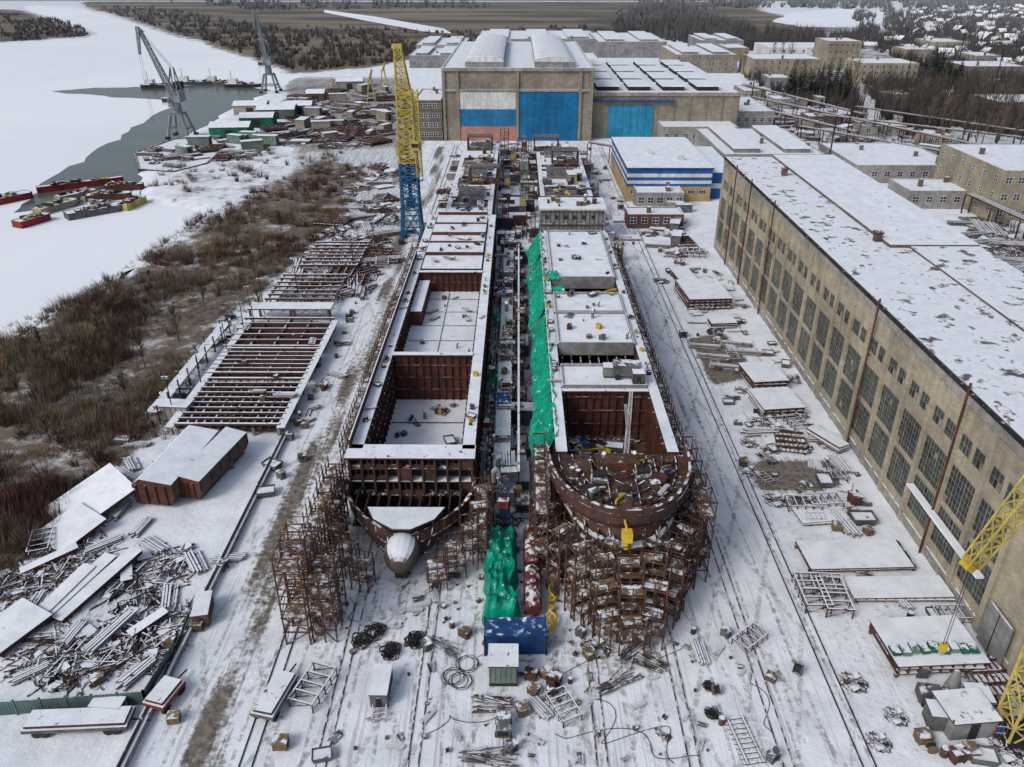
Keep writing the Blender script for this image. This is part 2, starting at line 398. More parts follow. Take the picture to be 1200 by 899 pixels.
for a,b_ in sample(vegpoly,4600):
    x,y=P(a,b_); q=MN.noise(Vector((x*.06,y*.06,0)))+.5*MN.noise(Vector((x*.2,y*.2,3)))
    if q<-.16+R(-.25,.1): continue
    q2=MN.noise(Vector((x*.05+9,y*.05,7)))
    tuft(mb,x,y,R(.5,1.5),R(.3,1.0),13,'grass_grey' if q2+R(-.2,.2)>.02 else RC(['grassdry','grassdry','twig']),.05)
S('dry_grass',mb,'stuff')
mb=MB()
shr=sample([(-10,400),(120,332),(235,254),(300,224),(350,230),(345,295),(270,350),(190,400),(100,450),(-10,520)],1350)+sample([(-20,500),(120,470),(230,420),(190,500),(100,570),(0,690)],380)+sample([(380,185),(440,195),(400,255),(300,345),(330,230)],280)+sample([(165,228),(300,225),(400,180),(330,172),(200,195)],100)
for a,b_ in shr:
    x,y=P(a,b_); q=MN.noise(Vector((x*.07,y*.07,5)))+.4*MN.noise(Vector((x*.25,y*.25,8)))
    if q<-.12+R(-.2,.1): continue
    rd=MN.noise(Vector((x*.04,y*.04,11)))+R(-.25,.25)
    tuft(mb,x,y,R(.9,2.2),R(1.0,3.3),46,'twig_red' if rd>.02 else RC(['twig','grass_grey','twig','grassdry']),.045)
S('leafless_shrub_thicket',mb,'stuff')
mb=MB()
fz=[([(95,6),(165,26),(235,48),(300,68),(350,84),(440,76),(520,58),(430,45),(300,30),(200,12)],1100,5),
    ([(0,16),(60,20),(112,38),(95,44),(0,50)],400,4),
    ([(350,30),(520,38),(700,30),(760,40),(760,50),(600,48),(480,58)],400,4),
    ([(720,12),(800,10),(880,35),(1000,45),(1010,62),(900,62),(780,48),(720,40)],1700,9),
    ([(200,2),(600,4),(560,10),(300,12)],400,7),([(740,0),(1200,0),(1200,10),(1050,12),(900,9),(760,14)],1000,9),
    ([(1000,14),(1200,12),(1200,92),(1080,80),(1000,50)],1900,7),([(1080,95),(1200,90),(1200,165),(1110,150)],520,8),
    ([(1010,95),(1080,100),(1110,160),(1040,145)],330,9),([(870,90),(1000,100),(1010,140),(900,110)],220,7)]
for poly,n,h in fz:
    for a,b_ in sample(poly,n):
        x,y=P(a,b_); hh=h*R(.5,1.4); d=math.hypot(x,y)
        if MN.noise(Vector((a*.05,b_*.12,1)))<-.25: continue
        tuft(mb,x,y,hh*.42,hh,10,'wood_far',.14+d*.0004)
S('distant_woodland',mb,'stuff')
# ---------------------------------------------------------------- trees
def bare_tree(h):
    t=MB();c=MB(); t.cyl((0,0,0),(0,0,h*.55),h*.018,'trunk',6,h*.011,False); t.cyl((0,0,h*.55),(R(-.3,.3),0,h*.95),h*.011,'trunk',5,.03,False)
    for i in range(26):
        z=h*R(.28,.9); a=R(0,6.28); L=h*.30*(1.15-z/h)*1.5; e=(math.cos(a)*L*.55,math.sin(a)*L*.55,z+L*R(.7,1.1))
        t.cyl((0,0,z),e,.07,'trunk',3,.02,False)
        for j in range(16):
            s=R(.2,1); q=(e[0]*s,e[1]*s,z+(e[2]-z)*s); b_=R(0,6.28); l=R(.5,1.4)*h*.06; w_=.035
            tip=(q[0]+math.cos(b_)*l,q[1]+math.sin(b_)*l,q[2]+l*R(.5,1.4))
            c.add([(q[0]-w_,q[1],q[2]),(q[0]+w_,q[1],q[2]),tip],[(0,1,2)],'twig')
    return t,c
def pine_tree(h):
    t=MB();c=MB(); t.cyl((0,0,0),(0,0,h*.9),h*.02,'trunk',6,.04,False)
    for i in range(18):
        z=h*(.08+.9*i/18); r=h*.24*(1-i/18.5)+.2
        for j in range(13):
            a=R(0,6.28); rr=r*R(.7,1.15); w_=rr*.4
            p=(math.cos(a)*rr,math.sin(a)*rr,z-rr*R(.15,.4)); s_=(-math.sin(a)*w_,math.cos(a)*w_)
            c.add([(0,0,z+.3),(p[0]*.6+s_[0],p[1]*.6+s_[1],z-rr*.05),p,(p[0]*.6-s_[0],p[1]*.6-s_[1],z-rr*.05)],[(0,1,2,3)],'pine')
    return t,c
def grow(name,label,cat,fn,hs,pts,group):
    tm=[]
    for h in hs:
        t,c=fn(h); tm.append(T(name,label,cat,[('trunk',t),('crown',c)],group=group))
    used=set()
    for i,(a,b_) in enumerate(pts):
        k=i%len(tm); x,y=P(a,b_)
        if k in used: copyT(tm[k],(x,y,0),R(0,6),R(.8,1.2))
        else: tm[k].location=(x,y,0); used.add(k)
grow('bare_tree','tall leafless poplar with grey trunk rising from snow','tree',bare_tree,[15,18,13],
  [(930,105),(938,112),(945,118),(955,116),(965,120),(975,118),(985,122),(995,124),(905,72),(915,74),(925,80),(870,88),(1010,130),(1025,128),(1040,135),(1060,140),(1075,138),(1090,150),(1110,160),(1130,158),(1150,170),(1170,165),(1185,175),(1120,128),(1140,138),(1100,118),(1155,120),(1175,130),(1050,118),(880,55),(895,58),(1000,110),(1190,150),(1195,110),(470,60),(440,72),(430,66),(380,78),(450,62),(1080,130),(1068,126),(1095,135),(1115,140),(1030,140),(1145,150),(1160,145),(1180,140),(1020,120),(1100,165),(1125,172),(1140,180),(1085,158),(1165,178)],'bare poplars around the works')
grow('pine_tree','dark green conifer dusted with snow','tree',pine_tree,[17,14],
  [(925,112),(935,114),(945,116),(955,114),(965,118),(975,115),(985,119),(950,108),(968,110),(1080,96),(1086,98),(1092,95),(1098,98),(1104,96),(1110,97),(1116,99),(1100,90),(1122,98),(1074,94),(1092,90),(940,109),(960,110),(978,111),(1108,91),(990,114)],'conifers by the office blocks')
grow('young_tree','thin leafless young tree on the brown river bank','tree',bare_tree,[6,5],
  [(305,372),(228,318),(280,300),(150,470),(90,430),(60,520),(210,400),(330,270),(350,235),(25,470),(180,350),(260,270),(120,400),(50,410),(100,380),(140,360),(300,330),(240,360),(170,430)],'small bare trees on the bank')
# ---------------------------------------------------------------- buildings
def window_mb(w_,h_,nx_,nz_,gl='glass',fr='white',face='-y',d=.12,bar=.04,solid=0.):
    """window centred, bottom at z=0; plane faces -y or -x"""
    b_=MB()
    def bx(u0,u1,z0,z1,t0,t1,m_):
        if face=='-y': b_.bx(u0,u1,-t1,-t0,z0,z1,m_)
        else: b_.bx(-t1,-t0,u0,u1,z0,z1,m_)
    bx(-w_/2,w_/2,0,h_,-.02,.03,gl)
    for i in range(nx_):
        for j in range(nz_):
            if R(0,1)<solid: bx(-w_/2+w_*i/nx_+.02,-w_/2+w_*(i+1)/nx_-.02,h_*j/nz_+.02,h_*(j+1)/nz_-.02,.0305,.045,RC(['glass','frame_cream','grey','glass_teal','dark']))
    for i in range(nx_+1):
        u=-w_/2+w_*i/nx_; k=bar*(2.2 if i%3==0 and nx_>4 else 1); bx(u-k,u+k,0,h_,.031,d,fr)
    for j in range(nz_+1):
        z=h_*j/nz_; bx(-w_/2-.05,w_/2+.05,z-bar,z+bar,.033,d-.01,fr)
    return b_
def building(name,label,cat,x0,x1,y0,y1,h,wall='hall_wall',roof='snowroof',rows=0,cols=0,wx=None,side=0,monitors=0,wsize=(1.6,1.6),group=None,par=.5):
    cx=(x0+x1)/2; org=(cx,y0,0); 
    wl=MB().bx(x0,x1,y0,y1,0,h,wall)
    for a in ((x0,x1,y0,y0+.4),(x0,x1,y1-.4,y1),(x0,x0+.4,y0+.402,y1-.402),(x1-.4,x1,y0+.402,y1-.402)): wl.bx(*a,h+.001,h+par,wall)
    rf=MB().bx(x0+.402,x1-.402,y0+.402,y1-.402,h+.002,h+par*.6,roof)
    parts=[('wall',wl),('roof',rf)]
    if monitors:
        for i in range(monitors):
            mx=x0+(x1-x0)*(i+.5)/monitors; ww=(x1-x0)/monitors*.5; mo=MB()
            ya,yb=y0+(y1-y0)*.06,y1-(y1-y0)*.06
            mo.bx(mx-ww/2,mx+ww/2,ya,yb,h+par*.6,h+par*.6+1.3,'grey',top='snowroof')
            mo.prism([(mx-ww/2-.4,ya-.3),(mx+ww/2+.4,ya-.3),(mx+ww/2+.4,yb+.3),(mx-ww/2-.4,yb+.3)],h+par*.6+1.303,h+par*.6+1.6,'snow')
            parts.append(('roof_light',mo))
    for i in range(RC([1,2,3])):
        vx,vy=R(x0+2,x1-2),R(y0+2,y1-2); q=MB().bx(vx-.5,vx+.5,vy-.5,vy+.5,h+par*.6,h+par*.6+R(1,2.4),'brick_dark',top='snow'); parts.append(('roof_vent',q))
    r=T(name,label,cat,parts,org=org,group=group)
    if rows and cols:
        wm=mesh('window',window_mb(wsize[0],wsize[1],2,2))
        for j in range(rows):
            for i in range(cols):
                O('window',wm,r,(x0+(x1-x0)*(i+.5)/cols-cx,-.004,h*(j+.45)/(rows+.1)),0)
    if side:
        wm=mesh('window',window_mb(wsize[0],wsize[1],2,2,face='-x'))
        for j in range(rows or 1):
            for i in range(side): O('window',wm,r,(x0-cx-.004,(y1-y0)*(i+.5)/side,h*(j+.45)/((rows or 1)+.1)),0)
    return r
# --- great assembly hall
x0,x1,y0,y1,h=-28.,27.6,309.,419.,25.
wl=MB().bx(x0,x1,y0,y1,0,h,'hall_wall')
for u in (-27.4,-22.3,-.3,22.8,27.0): wl.bx(u-.5,u+.5,y0-.7,y0-.003,0,h-.3,'hall_wall')
wl.bx(x0,x1,y0-.9,y0-.002,h-.29,h+.8,'concrete'); wl.bx(x0,x1,y0-.6,y0-.004,17.6,18.4,'concrete')
for a in ((x0,x0+.5),(x1-.5,x1)): wl.bx(*a,y0,y1,h+.01,h+.8,'concrete')
rf=MB().bx(x0+.51,x1-.51,y0+.1,y1,h+.002,h+.45,'snowroof')
dr1=MB().bx(-21.7,-.9,y0-.35,y0-.01,0.1,5.2,'tri_red').bx(-21.7,-.9,y0-.35,y0-.01,5.203,11.4,'tri_blue').bx(-21.7,-.9,y0-.35,y0-.01,11.403,17.5,'white')
for i in range(1,8): dr1.bx(-21.7+i*2.6-.03,-21.7+i*2.6+.03,y0-.38,y0-.352,.12,17.4,'grey')
dr2=MB().bx(.4,22.1,y0-.35,y0-.01,0.1,17.5,'blue_door')
for i in range(1,8): dr2.bx(.4+i*2.7-.05,.4+i*2.7+.05,y0-.42,y0-.352,.12,17.4,'tri_blue')
for z in (4.5,9,13.5): dr2.bx(.5,22,y0-.40,y0-.353,z,z+.1,'tri_blue')
def vault(xa,xb,ya,yb,z,hh,mat='snowroof_thin'):
    v=MB(); n=10; cx=(xa+xb)/2; hw=(xb-xa)/2
    v.bx(xa,xb,ya,yb,z,z+2,'grey')
    pr=[(cx-math.cos(math.pi*i/n)*(hw+.3),z+2.01+math.sin(math.pi*i/n)*hh) for i in range(n+1)]
    v.grid([[(p[0],yb,p[1]) for p in pr],[(p[0],ya,p[1]) for p in pr]],mat)
    v.add([(p[0],ya,p[1]) for p in pr],[tuple(range(n+1))],'white'); v.add([(p[0],yb,p[1]) for p in pr],[tuple(range(n,-1,-1))],'white')
    k=int((yb-ya)/6)
    for i in range(1,k):
        y=ya+(yb-ya)*i/k
        q=[(cx-math.cos(math.pi*j/n)*(hw+.42),z+2.03+math.sin(math.pi*j/n)*(hh+.1)) for j in range(n+1)]
        v.grid([[(p[0],y+.25,p[1]) for p in q],[(p[0],y-.25,p[1]) for p in q]],'grey')
    return v
T('assembly_hall','huge beige shipbuilding hall with tricolour and blue sliding gates','building',
  [('wall',wl),('roof',rf),('gate',dr1),('gate',dr2),('roof_light',vault(-19.5,-5.5,y0+3,y1-4,h+.45,1.8)),('roof_light',vault(6,20,y0+3,y1-4,h+.45,1.8))],org=(0,y0,0))
# right wing
x0,x1,y0,y1,h=28.2,83.,314.,418.,16.
wl=MB().bx(x0,x1,y0,y1,0,h,'hall_wall'); wl.bx(x0,x1,y0-.5,y0-.003,h-.6,h+.7,'concrete')
for i in range(10): wl.bx(x0+i*6,min(x0+i*6+.5,x1),y0-.3,y0-.004,0,h-.61,'hall_wall')
wl.bx(x0,x0+30,y0-1.8,y0-.005,h-2.4,h-1.9,'blue')
dr=MB().bx(34,51,y0-.33,y0-.01,.1,12,'blue_light')
for i in range(1,6): dr.bx(34+i*2.8-.08,34+i*2.8+.08,y0-.42,y0-.332,.1,12,'tri_blue')
rf=MB().bx(x0,x1,y0+.1,y1,h+.003,h+.4,'snowroof')
pt=[('wall',wl),('roof',rf),('gate',dr)]
for k,(xa,xb) in enumerate(((30,38),(42,50),(55,63),(68,76))):
    for j in range(4):
        ya=y0+6+j*24; pt.append(('roof_light',MB().bx(xa,xb,ya,ya+18,h+.41,h+1.9,'dark').bx(xa-.4,xb+.4,ya-.4,ya+18.4,h+1.903,h+2.2,'snow')))
T('workshop_wing','long beige workshop wing with light blue gate and snowy roof lights','building',pt,org=(50,y0,0))
# --- striped workshop
x0,x1,y0,y1,h=30.5,54.,223.,266.,9.
wl=MB()
for i,(a,b_,mt) in enumerate(((0,4.2,'ochre'),(4.2,5.0,'stripe_blue'),(5.0,5.9,'white'),(5.9,6.8,'stripe_blue'),(6.8,7.8,'white'),(7.8,9.,'stripe_blue'))):
    wl.bx(x0,x1,y0,y1,a+(.001 if i else 0),b_,mt)
rf=MB().bx(x0-.3,x1+.3,y0-.3,y1+.3,9.004,9.5,'snow'); rf.bx(x0-.31,x1+.31,y0-.36,y0-.302,9.003,9.5,'blue').bx(x0-.36,x0-.312,y0-.3,y1+.3,9.003,9.5,'blue')
r=T('striped_workshop','low workshop clad in blue and white stripes with snowy roof','building',[('wall',wl),('roof',rf),('roof_vent',MB().bx(38,39.6,240,241.5,9.5,10.6,'white')),('roof_vent',MB().bx(46,47.6,232,233.5,9.5,10.6,'white')),('annex',MB().bx(54.3,62,226,262,0,7.4,'stripe_blue',top='snow').bx(54.25,62.05,225.95,262.05,3,4.4,'white'))],org=(42,y0,0))
wm=mesh('window',window_mb(1.8,1.1,3,1))
for i in range(7): O('window',wm,r,(x0+2+i*3.2-42,-.01,2.2),0)
# --- long brick workshop
x0,x1,y0,y1,h=46.7,70.4,53.5,182.,20.4
NB=21; st=(y1-y0-.8)/NB
wl=MB().bx(x0,x1,y0,y1,0,h,'brick_beige')
wl.bx(x0-.4,x0-.003,y0,y1,h-.7,h+.35,'concrete'); 
for i in range(NB+1):
    y=y0+.4+i*st; wl.bx(x0-.35,x0-.004,y-.4,y+.4,0,h-.71,'brick_beige')
wl.bx(x0-.2,x0-.005,y0,y1,0,1.2,'concrete')
rf=MB().bx(x0-.1,x1+.3,y0-.2,y1+.2,h+.36,h+.75,'patchroof'); 
rf.bx(x0-.5,x0-.11,y0-.2,y1+.2,h+.36,h+.6,'dark')
rf.bx(57.,x1+.3,118,y1+.2,h+.753,h+1.25,'snowroof').bx(60.,x1+.3,84,117.9,h+.753,h+1.05,'patchroof')
pt=[('wall',wl),('roof',rf)]
def roofpipe(x,y,hh): 
    return MB().bx(x-.5,x+.5,y-.5,y+.5,h+.75,h+.75+hh,'cabin_rust').bx(x-.65,x+.65,y-.65,y+.65,h+.75+hh,h+1+hh,'rust')
for (a,b_) in ((918,210),(1026,288),(1052,185)):
    xx,yy=P(a,b_,h); 
    if xx<x1: pt.append(('chimney',roofpipe(xx,yy,1.3)))
r=T('brick_workshop','very long beige brick workshop with rows of paned windows','building',pt,org=(x0,y0,0))
bigs=[mesh('window',window_mb(4.9,4.6,8,6,'glass_teal','frame_cream','-x',.06,.025,.08)) for _ in range(3)]+[mesh('window',window_mb(4.9,4.6,8,6,'glass','frame_cream','-x',.06,.025,.12))]
lows=[mesh('window',window_mb(4.9,4.6,8,6,'glass_teal','frame_cream','-x',.06,.025,.14)) for _ in range(2)]+[mesh('window',window_mb(4.9,4.6,8,6,'glass','frame_cream','-x',.06,.025,.1))]
tops=[mesh('window',window_mb(2.0,1.9,3,2,'glass_teal','frame_cream','-x',.06,.03,.1)) for _ in range(2)]
for i in range(NB):
    yc=.4+st*(i+.5)
    if i!=0: O('window',RC(bigs),r,(-.006,yc,7.9)); O('window',RC(lows),r,(-.006,yc,2.5) ,0)
    O('window',RC(tops),r,(-.006,yc-1.4,14.5)); O('window',RC(tops),r,(-.006,yc+1.4,14.5))
for yy in (182-12,182-24,182-40,95.,72):
    T('drainpipe','rust red vertical pipe fixed to beige brick wall','pipe',[('pipe',MB().cyl((0,0,0),(0,0,h+1.6),.14,'rust_bare',8)),('bracket',MB().bx(0,.3,-.1,.1,6,6.2,'dark').bx(0,.3,-.1,.1,14,14.2,'dark'))],loc=(x0-.5,yy,0),group='pipes along the brick workshop')
T('door_canopy','narrow white snow covered canopy fixed to brick wall','canopy',[('roof',MB().bx(45.5,46.3,61.,77,5.9,6.15,'snow')),('bracket',(lambda m_:([m_.beam((46.3,y,4.9),(45.6,y,5.88),.1,.1,'dark') for y in range(62,78,3)],m_)[1])(MB()))],org=(46,61,0))
T('gate_door','large grey steel workshop gate in brick wall','door',[('door',MB().bx(46.1,46.3,55,59,0,5,'grey').bx(46.05,46.099,57,57.1,.1,4.9,'dark'))],org=(46.2,57,0))
def bpx(xa,xb,yb,h,dep,wall,rows=0,cols=0,mon=0,roof='snowroof',name='works_building',label='beige works building with snow covered flat roof',side=0):
    a=P(xa,yb);b_=P(xb,yb)
    building(name,label,'building',a[0],b_[0],a[1],a[1]+dep,h,wall,roof,rows,cols,side=side,monitors=mon)
bpx(487,519,165,14,30,'brick_dark',4,6,name='brick_office',label='dark brick office block beside the great hall')
bpx(845,962,205,6,44,'concrete',0,0,2,label='wide low workshop with snowy ridged roof lights')
bpx(1000,1118,215,5,34,'concrete',1,8,0,name='low_workshop',label='low grey hall with deep snow on its roof')
bpx(1062,1158,245,4.5,14,'concrete',1,6,name='low_workshop',label='concrete store building with thick snow roof')
bpx(1160,1275,262,13,34,'beige_low',3,8,side=6,label='tall beige brick building with window rows')
bpx(775,862,170,6,26,'concrete',1,8,name='low_workshop',label='low annex hall with white roof')
bpx(860,905,150,6,40,'concrete',1,5,name='low_workshop',label='low grey hall with white roof')
bpx(880,960,92,10,30,'beige_low',3,9,label='three storey beige office with snowy roof',name='office_block')
bpx(966,1004,82,16,26,'beige_low',4,6,label='yellow beige six storey tower office',name='office_block')
bpx(1006,1072,98,10,26,'brick_beige',3,9,label='beige brick office with snowy flat roof',name='office_block')
bpx(790,862,86,10,60,'hall_wall',3,9,2,label='multi storey workshop with big windows',name='office_block')
bpx(700,780,68,10,80,'grey',0,0,2,name='far_workshop',label='grey workshop with snowy roof lights')
bpx(560,700,62,9,80,'grey',0,0,3,name='far_workshop',label='wide grey hall with snowy roof')
bpx(480,538,80,7,50,'grey',0,0,2,name='store_shed',label='white roofed storage shed beside bare yard')
bpx(488,545,66,7,60,'concrete',0,0,2,name='store_shed',label='low storage shed under snow')
bpx(1130,1200,92,6,30,'brick_dark',2,8,name='low_workshop',label='dark brick hall with snowy roof')
bpx(1165,1235,135,5,24,'brick_dark',1,7,name='low_workshop',label='low brick hall with snowy roof')
bpx(900,990,72,8,40,'white',2,8,name='office_block',label='white long office with snow roof')
bpx(1090,1130,60,6,30,'brick_beige',0,0,name='low_workshop',label='distant brick hall with snow roof')
bpx(820,870,62,8,50,'grey',0,0,2,name='far_workshop',label='distant workshop with roof lights')
bpx(745,800,245,4,10,'concrete',1,5,name='low_workshop',label='grey small workshop with snow on roof')
bpx(735,800,268,3.2,7,'cabin_rust',1,5,name='low_workshop',label='low brown yard store with snowy roof')
for (a,b_,yb,h_,d_,wl_) in ((905,930,128,4,12,'concrete'),(945,985,150,4,10,'brick_dark'),(985,1005,172,3.5,10,'grey'),(1085,1115,172,3.5,10,'beige_low'),(1165,1195,195,3.5,10,'grey'),(925,950,185,3.5,10,'concrete'),(870,895,118,4,20,'beige_low'),(900,925,104,5,16,'grey'),(1040,1065,122,4,12,'grey'),(1060,1090,70,6,24,'beige_low'),(1140,1170,78,6,24,'concrete'),(850,876,72,8,30,'beige_low'),(990,1030,190,3.5,8,'brick_dark'),(1130,1156,222,3,7,'concrete'),(1010,1060,160,3.5,12,'concrete')):
    bpx(a,b_,yb,h_,d_,wl_,1,4,name='works_outbuilding',label='small flat roofed works building under snow')
for (a,b_,yb,wl_) in ((247,292,162,'green'),(282,320,150,'green'),(302,345,140,'fence_green'),(275,312,135,'cabin_beige'),(335,365,135,'fence_green'),(360,380,120,'cabin_rust'),(395,425,105,'grey')):
    A=P(a,yb);B=P(b_,yb); wd=B[0]-A[0]
    hp=MB(); 
    hp.grid([[(-wd/2-.4,-.4,4),(wd/2+.4,-.4,4)],[(-wd/2-.4,5,5.4),(wd/2+.4,5,5.4)],[(-wd/2-.4,10.4,4),(wd/2+.4,10.4,4)]],'snowroof')
    for s_ in (-wd/2,wd/2): hp.add([(s_,0,4),(s_,10,4),(s_,5,5.35)],[(0,1,2)],wl_)
    T('quay_shed','green sided shed with snowy pitched roof near the quay','shed',[('wall',MB().bx(-wd/2,wd/2,0,10,0,4,wl_)),('roof',hp),('door',MB().bx(-1.5,1.5,-.1,-.01,0,3,'dark'))],loc=((A[0]+B[0])/2,A[1],0),rz=.1,group='sheds along the quay')
# village houses
hm=MB().bx(-4,4,-3.5,3.5,0,3,'cabin_beige'); 
hm.add([(-4.5,-4,2.9),(4.5,-4,2.9),(4.5,0,5.6),(-4.5,0,5.6),(4.5,4,2.9),(-4.5,4,2.9)],[(0,1,2,3),(3,2,4,5)],'snowroof_thin'); hm.add([(-4,-3.5,3),(-4,3.5,3),(-4,0,5.5)],[(0,1,2)],'cabin_rust'); hm.add([(4,-3.5,3),(4,3.5,3),(4,0,5.5)],[(0,1,2)],'cabin_rust'); hm.bx(1,1.8,.5,1.3,3,6.2,'brick_dark')
vt=T('village_house','small village house with snowy gable roof','house',[('house',hm)],group='houses of the distant village')
first=True
for a,b_ in sample([(1010,58),(1060,36),(1200,30),(1330,60),(1330,90),(1200,88),(1100,70)],90)+sample([(1050,12),(1200,8),(1200,26),(1060,30)],36):
    x,y=P(a,b_)
    if first: vt.location=(x,y,0); first=False
    else: copyT(vt,(x,y,0),RC([0,1.57])+R(-.3,.3),(R(.7,1.2),R(.7,1.1),R(.8,1.2)))
# ---------------------------------------------------------------- kinds
def k_cabin(c):
    def f():
        b_=MB().bx(-1.25,1.25,-2.8,2.8,.25,2.7,c)
        for y in (-2.4,2.4): b_.bx(-1.1,1.1,y-.1,y+.1,0,.249,'dark')
        for i in range(7): b_.bx(-1.29,-1.251,-2.7+i*.9-.04,-2.7+i*.9+.04,.3,2.65,'steel')
        return 'site_cabin','portable site cabin with snow on its roof','cabin',[('body',b_),('roof',MB().bx(-1.35,1.35,-2.9,2.9,2.703,2.88,'deck_snow')),('door',MB().bx(-.4,.4,-2.88,-2.802,.3,2.2,'dark')),('window',window_mb(.8,.7,2,1))]
    return f
def k_crate():
    b_=MB().bx(-.6,.6,-.5,.5,.12,.95,'wood')
    for x in (-.55,0,.55): b_.bx(x-.06,x+.06,-.53,-.501,.1,.97,'plank')
    b_.bx(-.62,.62,-.1,.1,0,.119,'wood'); b_.bx(-.66,.66,-.56,.56,.953,1.02,'plank')
    return 'wooden_crate','weathered wooden crate with snow on lid','crate',[('body',b_)]
def k_box(c):
    def f():
        b_=MB().bx(-.65,.65,-.45,.45,.15,1.15,c); b_.bx(-.5,-.35,-.5,.5,0,.149,'dark'); b_.bx(.35,.5,-.5,.5,0,.149,'dark')
        b_.bx(-.3,.3,-.49,-.452,.5,.95,'dark')
        return 'welding_box','small steel equipment box on skids in snow','equipment box',[('body',b_),('lid',MB().bx(-.7,.7,-.5,.5,1.153,1.25,c)),('handle',MB().torus((0,0,1.25),.16,.025,'dark',8,4))]
    return f
def k_gas():
    b_=MB(); c=MB()
    for x in (-.6,.6):
        for y in (-.4,.4): b_.bx(x-.03,x+.03,y-.03,y+.03,0,1.6,'red')
    for z in (.1,.8,1.55):
        for y in (-.4,.4): b_.bx(-.6,.6,y-.025,y+.025,z,z+.05,'red')
        for x in (-.6,.6): b_.bx(x-.025,x+.025,-.37,.37,z,z+.05,'red')
    for i in range(4):
        for j in range(2): c.cyl((-.42+i*.28,-.2+j*.3,.05),(-.42+i*.28,-.2+j*.3,1.35),.11,'blue',8); c.cyl((-.42+i*.28,-.2+j*.3,1.35),(-.42+i*.28,-.2+j*.3,1.5),.05,'steel',6)
    return 'gas_cylinder_rack','red steel rack holding blue gas cylinders','rack',[('rack',b_),('cylinder',c)]
def k_drum():
    b_=MB().cyl((0,0,0),(0,0,.9),.3,'rust_snow',12)
    for z in (.02,.3,.6,.86): b_.cyl((0,0,z),(0,0,z+.03),.32,'rust',12)
    return 'oil_drum','rusty steel drum standing in snow','drum',[('body',b_)]
def k_beams(n,L,mat='rust_snow'):
    def f():
        b_=MB()
        for i in range(n):
            z=.15+.28*(i//5); x=(i%5)*.35-.7+R(-.05,.05); o=R(-.4,.4); a=R(-.04,.04)
            for dz,w_ ,hh in ((0,.22,.03),(.10,.03,.18),(.2,.22,.03)): b_.beam((x,-L/2+o,z+dz),(x+a*L,L/2+o,z+dz),w_,hh,mat)
        for y in (-L/3,L/3): b_.bx(-1,1,y-.1,y+.1,0,.14,'wood')
        return 'steel_beam_stack','stack of rusty steel beams dusted with snow','steel stack',[('beams',b_)]
    return f
def k_pipes(n,L):
    def f():
        b_=MB()
        for i in range(n):
            r=R(.05,.11); x=R(-1.,1.); a=R(-.18,.18); z=R(.1,.5); b_.cyl((x-a*L/2,-L/2*R(.6,1),z),(x+a*L/2,L/2*R(.6,1),z+R(-.1,.2)),r,RC(['rust','steel','rust']),6)
        return 'pipe_heap','loose heap of rusty pipes in snow','pipes',[('pipes',b_)]
    return f
def k_plates(n,mat='deck_snow'):
    def f():
        b_=MB()
        for y in (-1.6,0,1.6): b_.bx(-1.4,1.4,y-.1,y+.1,0,.2,'wood')
        for i in range(n): b_.box(R(-.15,.15),R(-.15,.15),.203+i*.09,3,5,.06,'rust_bare',R(-.05,.05),top='rust_snow' if i<n-1 else mat)
        return 'steel_plate_stack','stack of steel plates under white snow','steel stack',[('plates',b_)]
    return f
def k_panel(w_,l_,mat='rust',pm='rust_snow'):
    def f():
        b_=MB().bx(-w_/2,w_/2,-l_/2,l_/2,.5,.58,pm); s_=MB()
        n=int(w_/.7)
        for i in range(n+1): x=-w_/2+w_*i/n; s_.bx(x-.04,x+.04,-l_/2,l_/2,.583,.86,mat)
        for j in range(4): y=-l_/2+l_*(j+.5)/4; s_.bx(-w_/2,w_/2,y-.06,y+.06,.584,1.15,mat)
        for x in (-w_/2+.3,w_/2-.3):
            for y in (-l_/2+.3,l_/2-.3): b_.bx(x-.15,x+.15,y-.15,y+.15,0,.499,'dark')
        return 'stiffened_panel','rusty ribbed ship panel on stands with snow','ship section',[('plate',b_),('ribs',s_)]
    return f
def k_frame():
    b_=MB()
    for i in range(5):
        y=i*1.1-2.2
        b_.beam((-1.2,y,0),(-1.2,y,1.1),.1,.1,'rust'); b_.beam((1.2,y,0),(1.2,y,1.1),.1,.1,'rust'); b_.beam((-1.2,y,1.1),(1.2,y,1.1),.14,.14,'rust_snow'); b_.beam((-1.2,y,.1),(1.2,y,1.1),.07,.07,'rust')
    for x in (-1.2,1.2): b_.beam((x,-2.2,.4),(x,2.2,.4),.1,.1,'rust_snow'); b_.beam((x,-2.3,1.15),(x,2.3,1.15),.14,.1,'rust_snow')
    return 'steel_trestle','open rusty steel trestle standing in snow','trestle',[('frame',b_)]
def k_tangle():
    b_=MB()
    for i in range(26): b_.torus((R(-.7,.7),R(-.6,.6),R(.1,.4)),R(.25,.6),.06,'rubber',12,4,(R(-.5,.5),R(-.5,.5)))
    return 'cable_tangle','black tangled heap of cable lying on snow','cable',[('cable',b_)]
def k_coil():
    b_=MB()
    for i in range(3): b_.torus((R(-.3,.3),R(-.3,.3),.05+i*.03),R(.7,1.15),.03,'rubber',26,4)
    return 'hose_coil','thin black hose coiled loosely on snow','hose',[('hose',b_)]
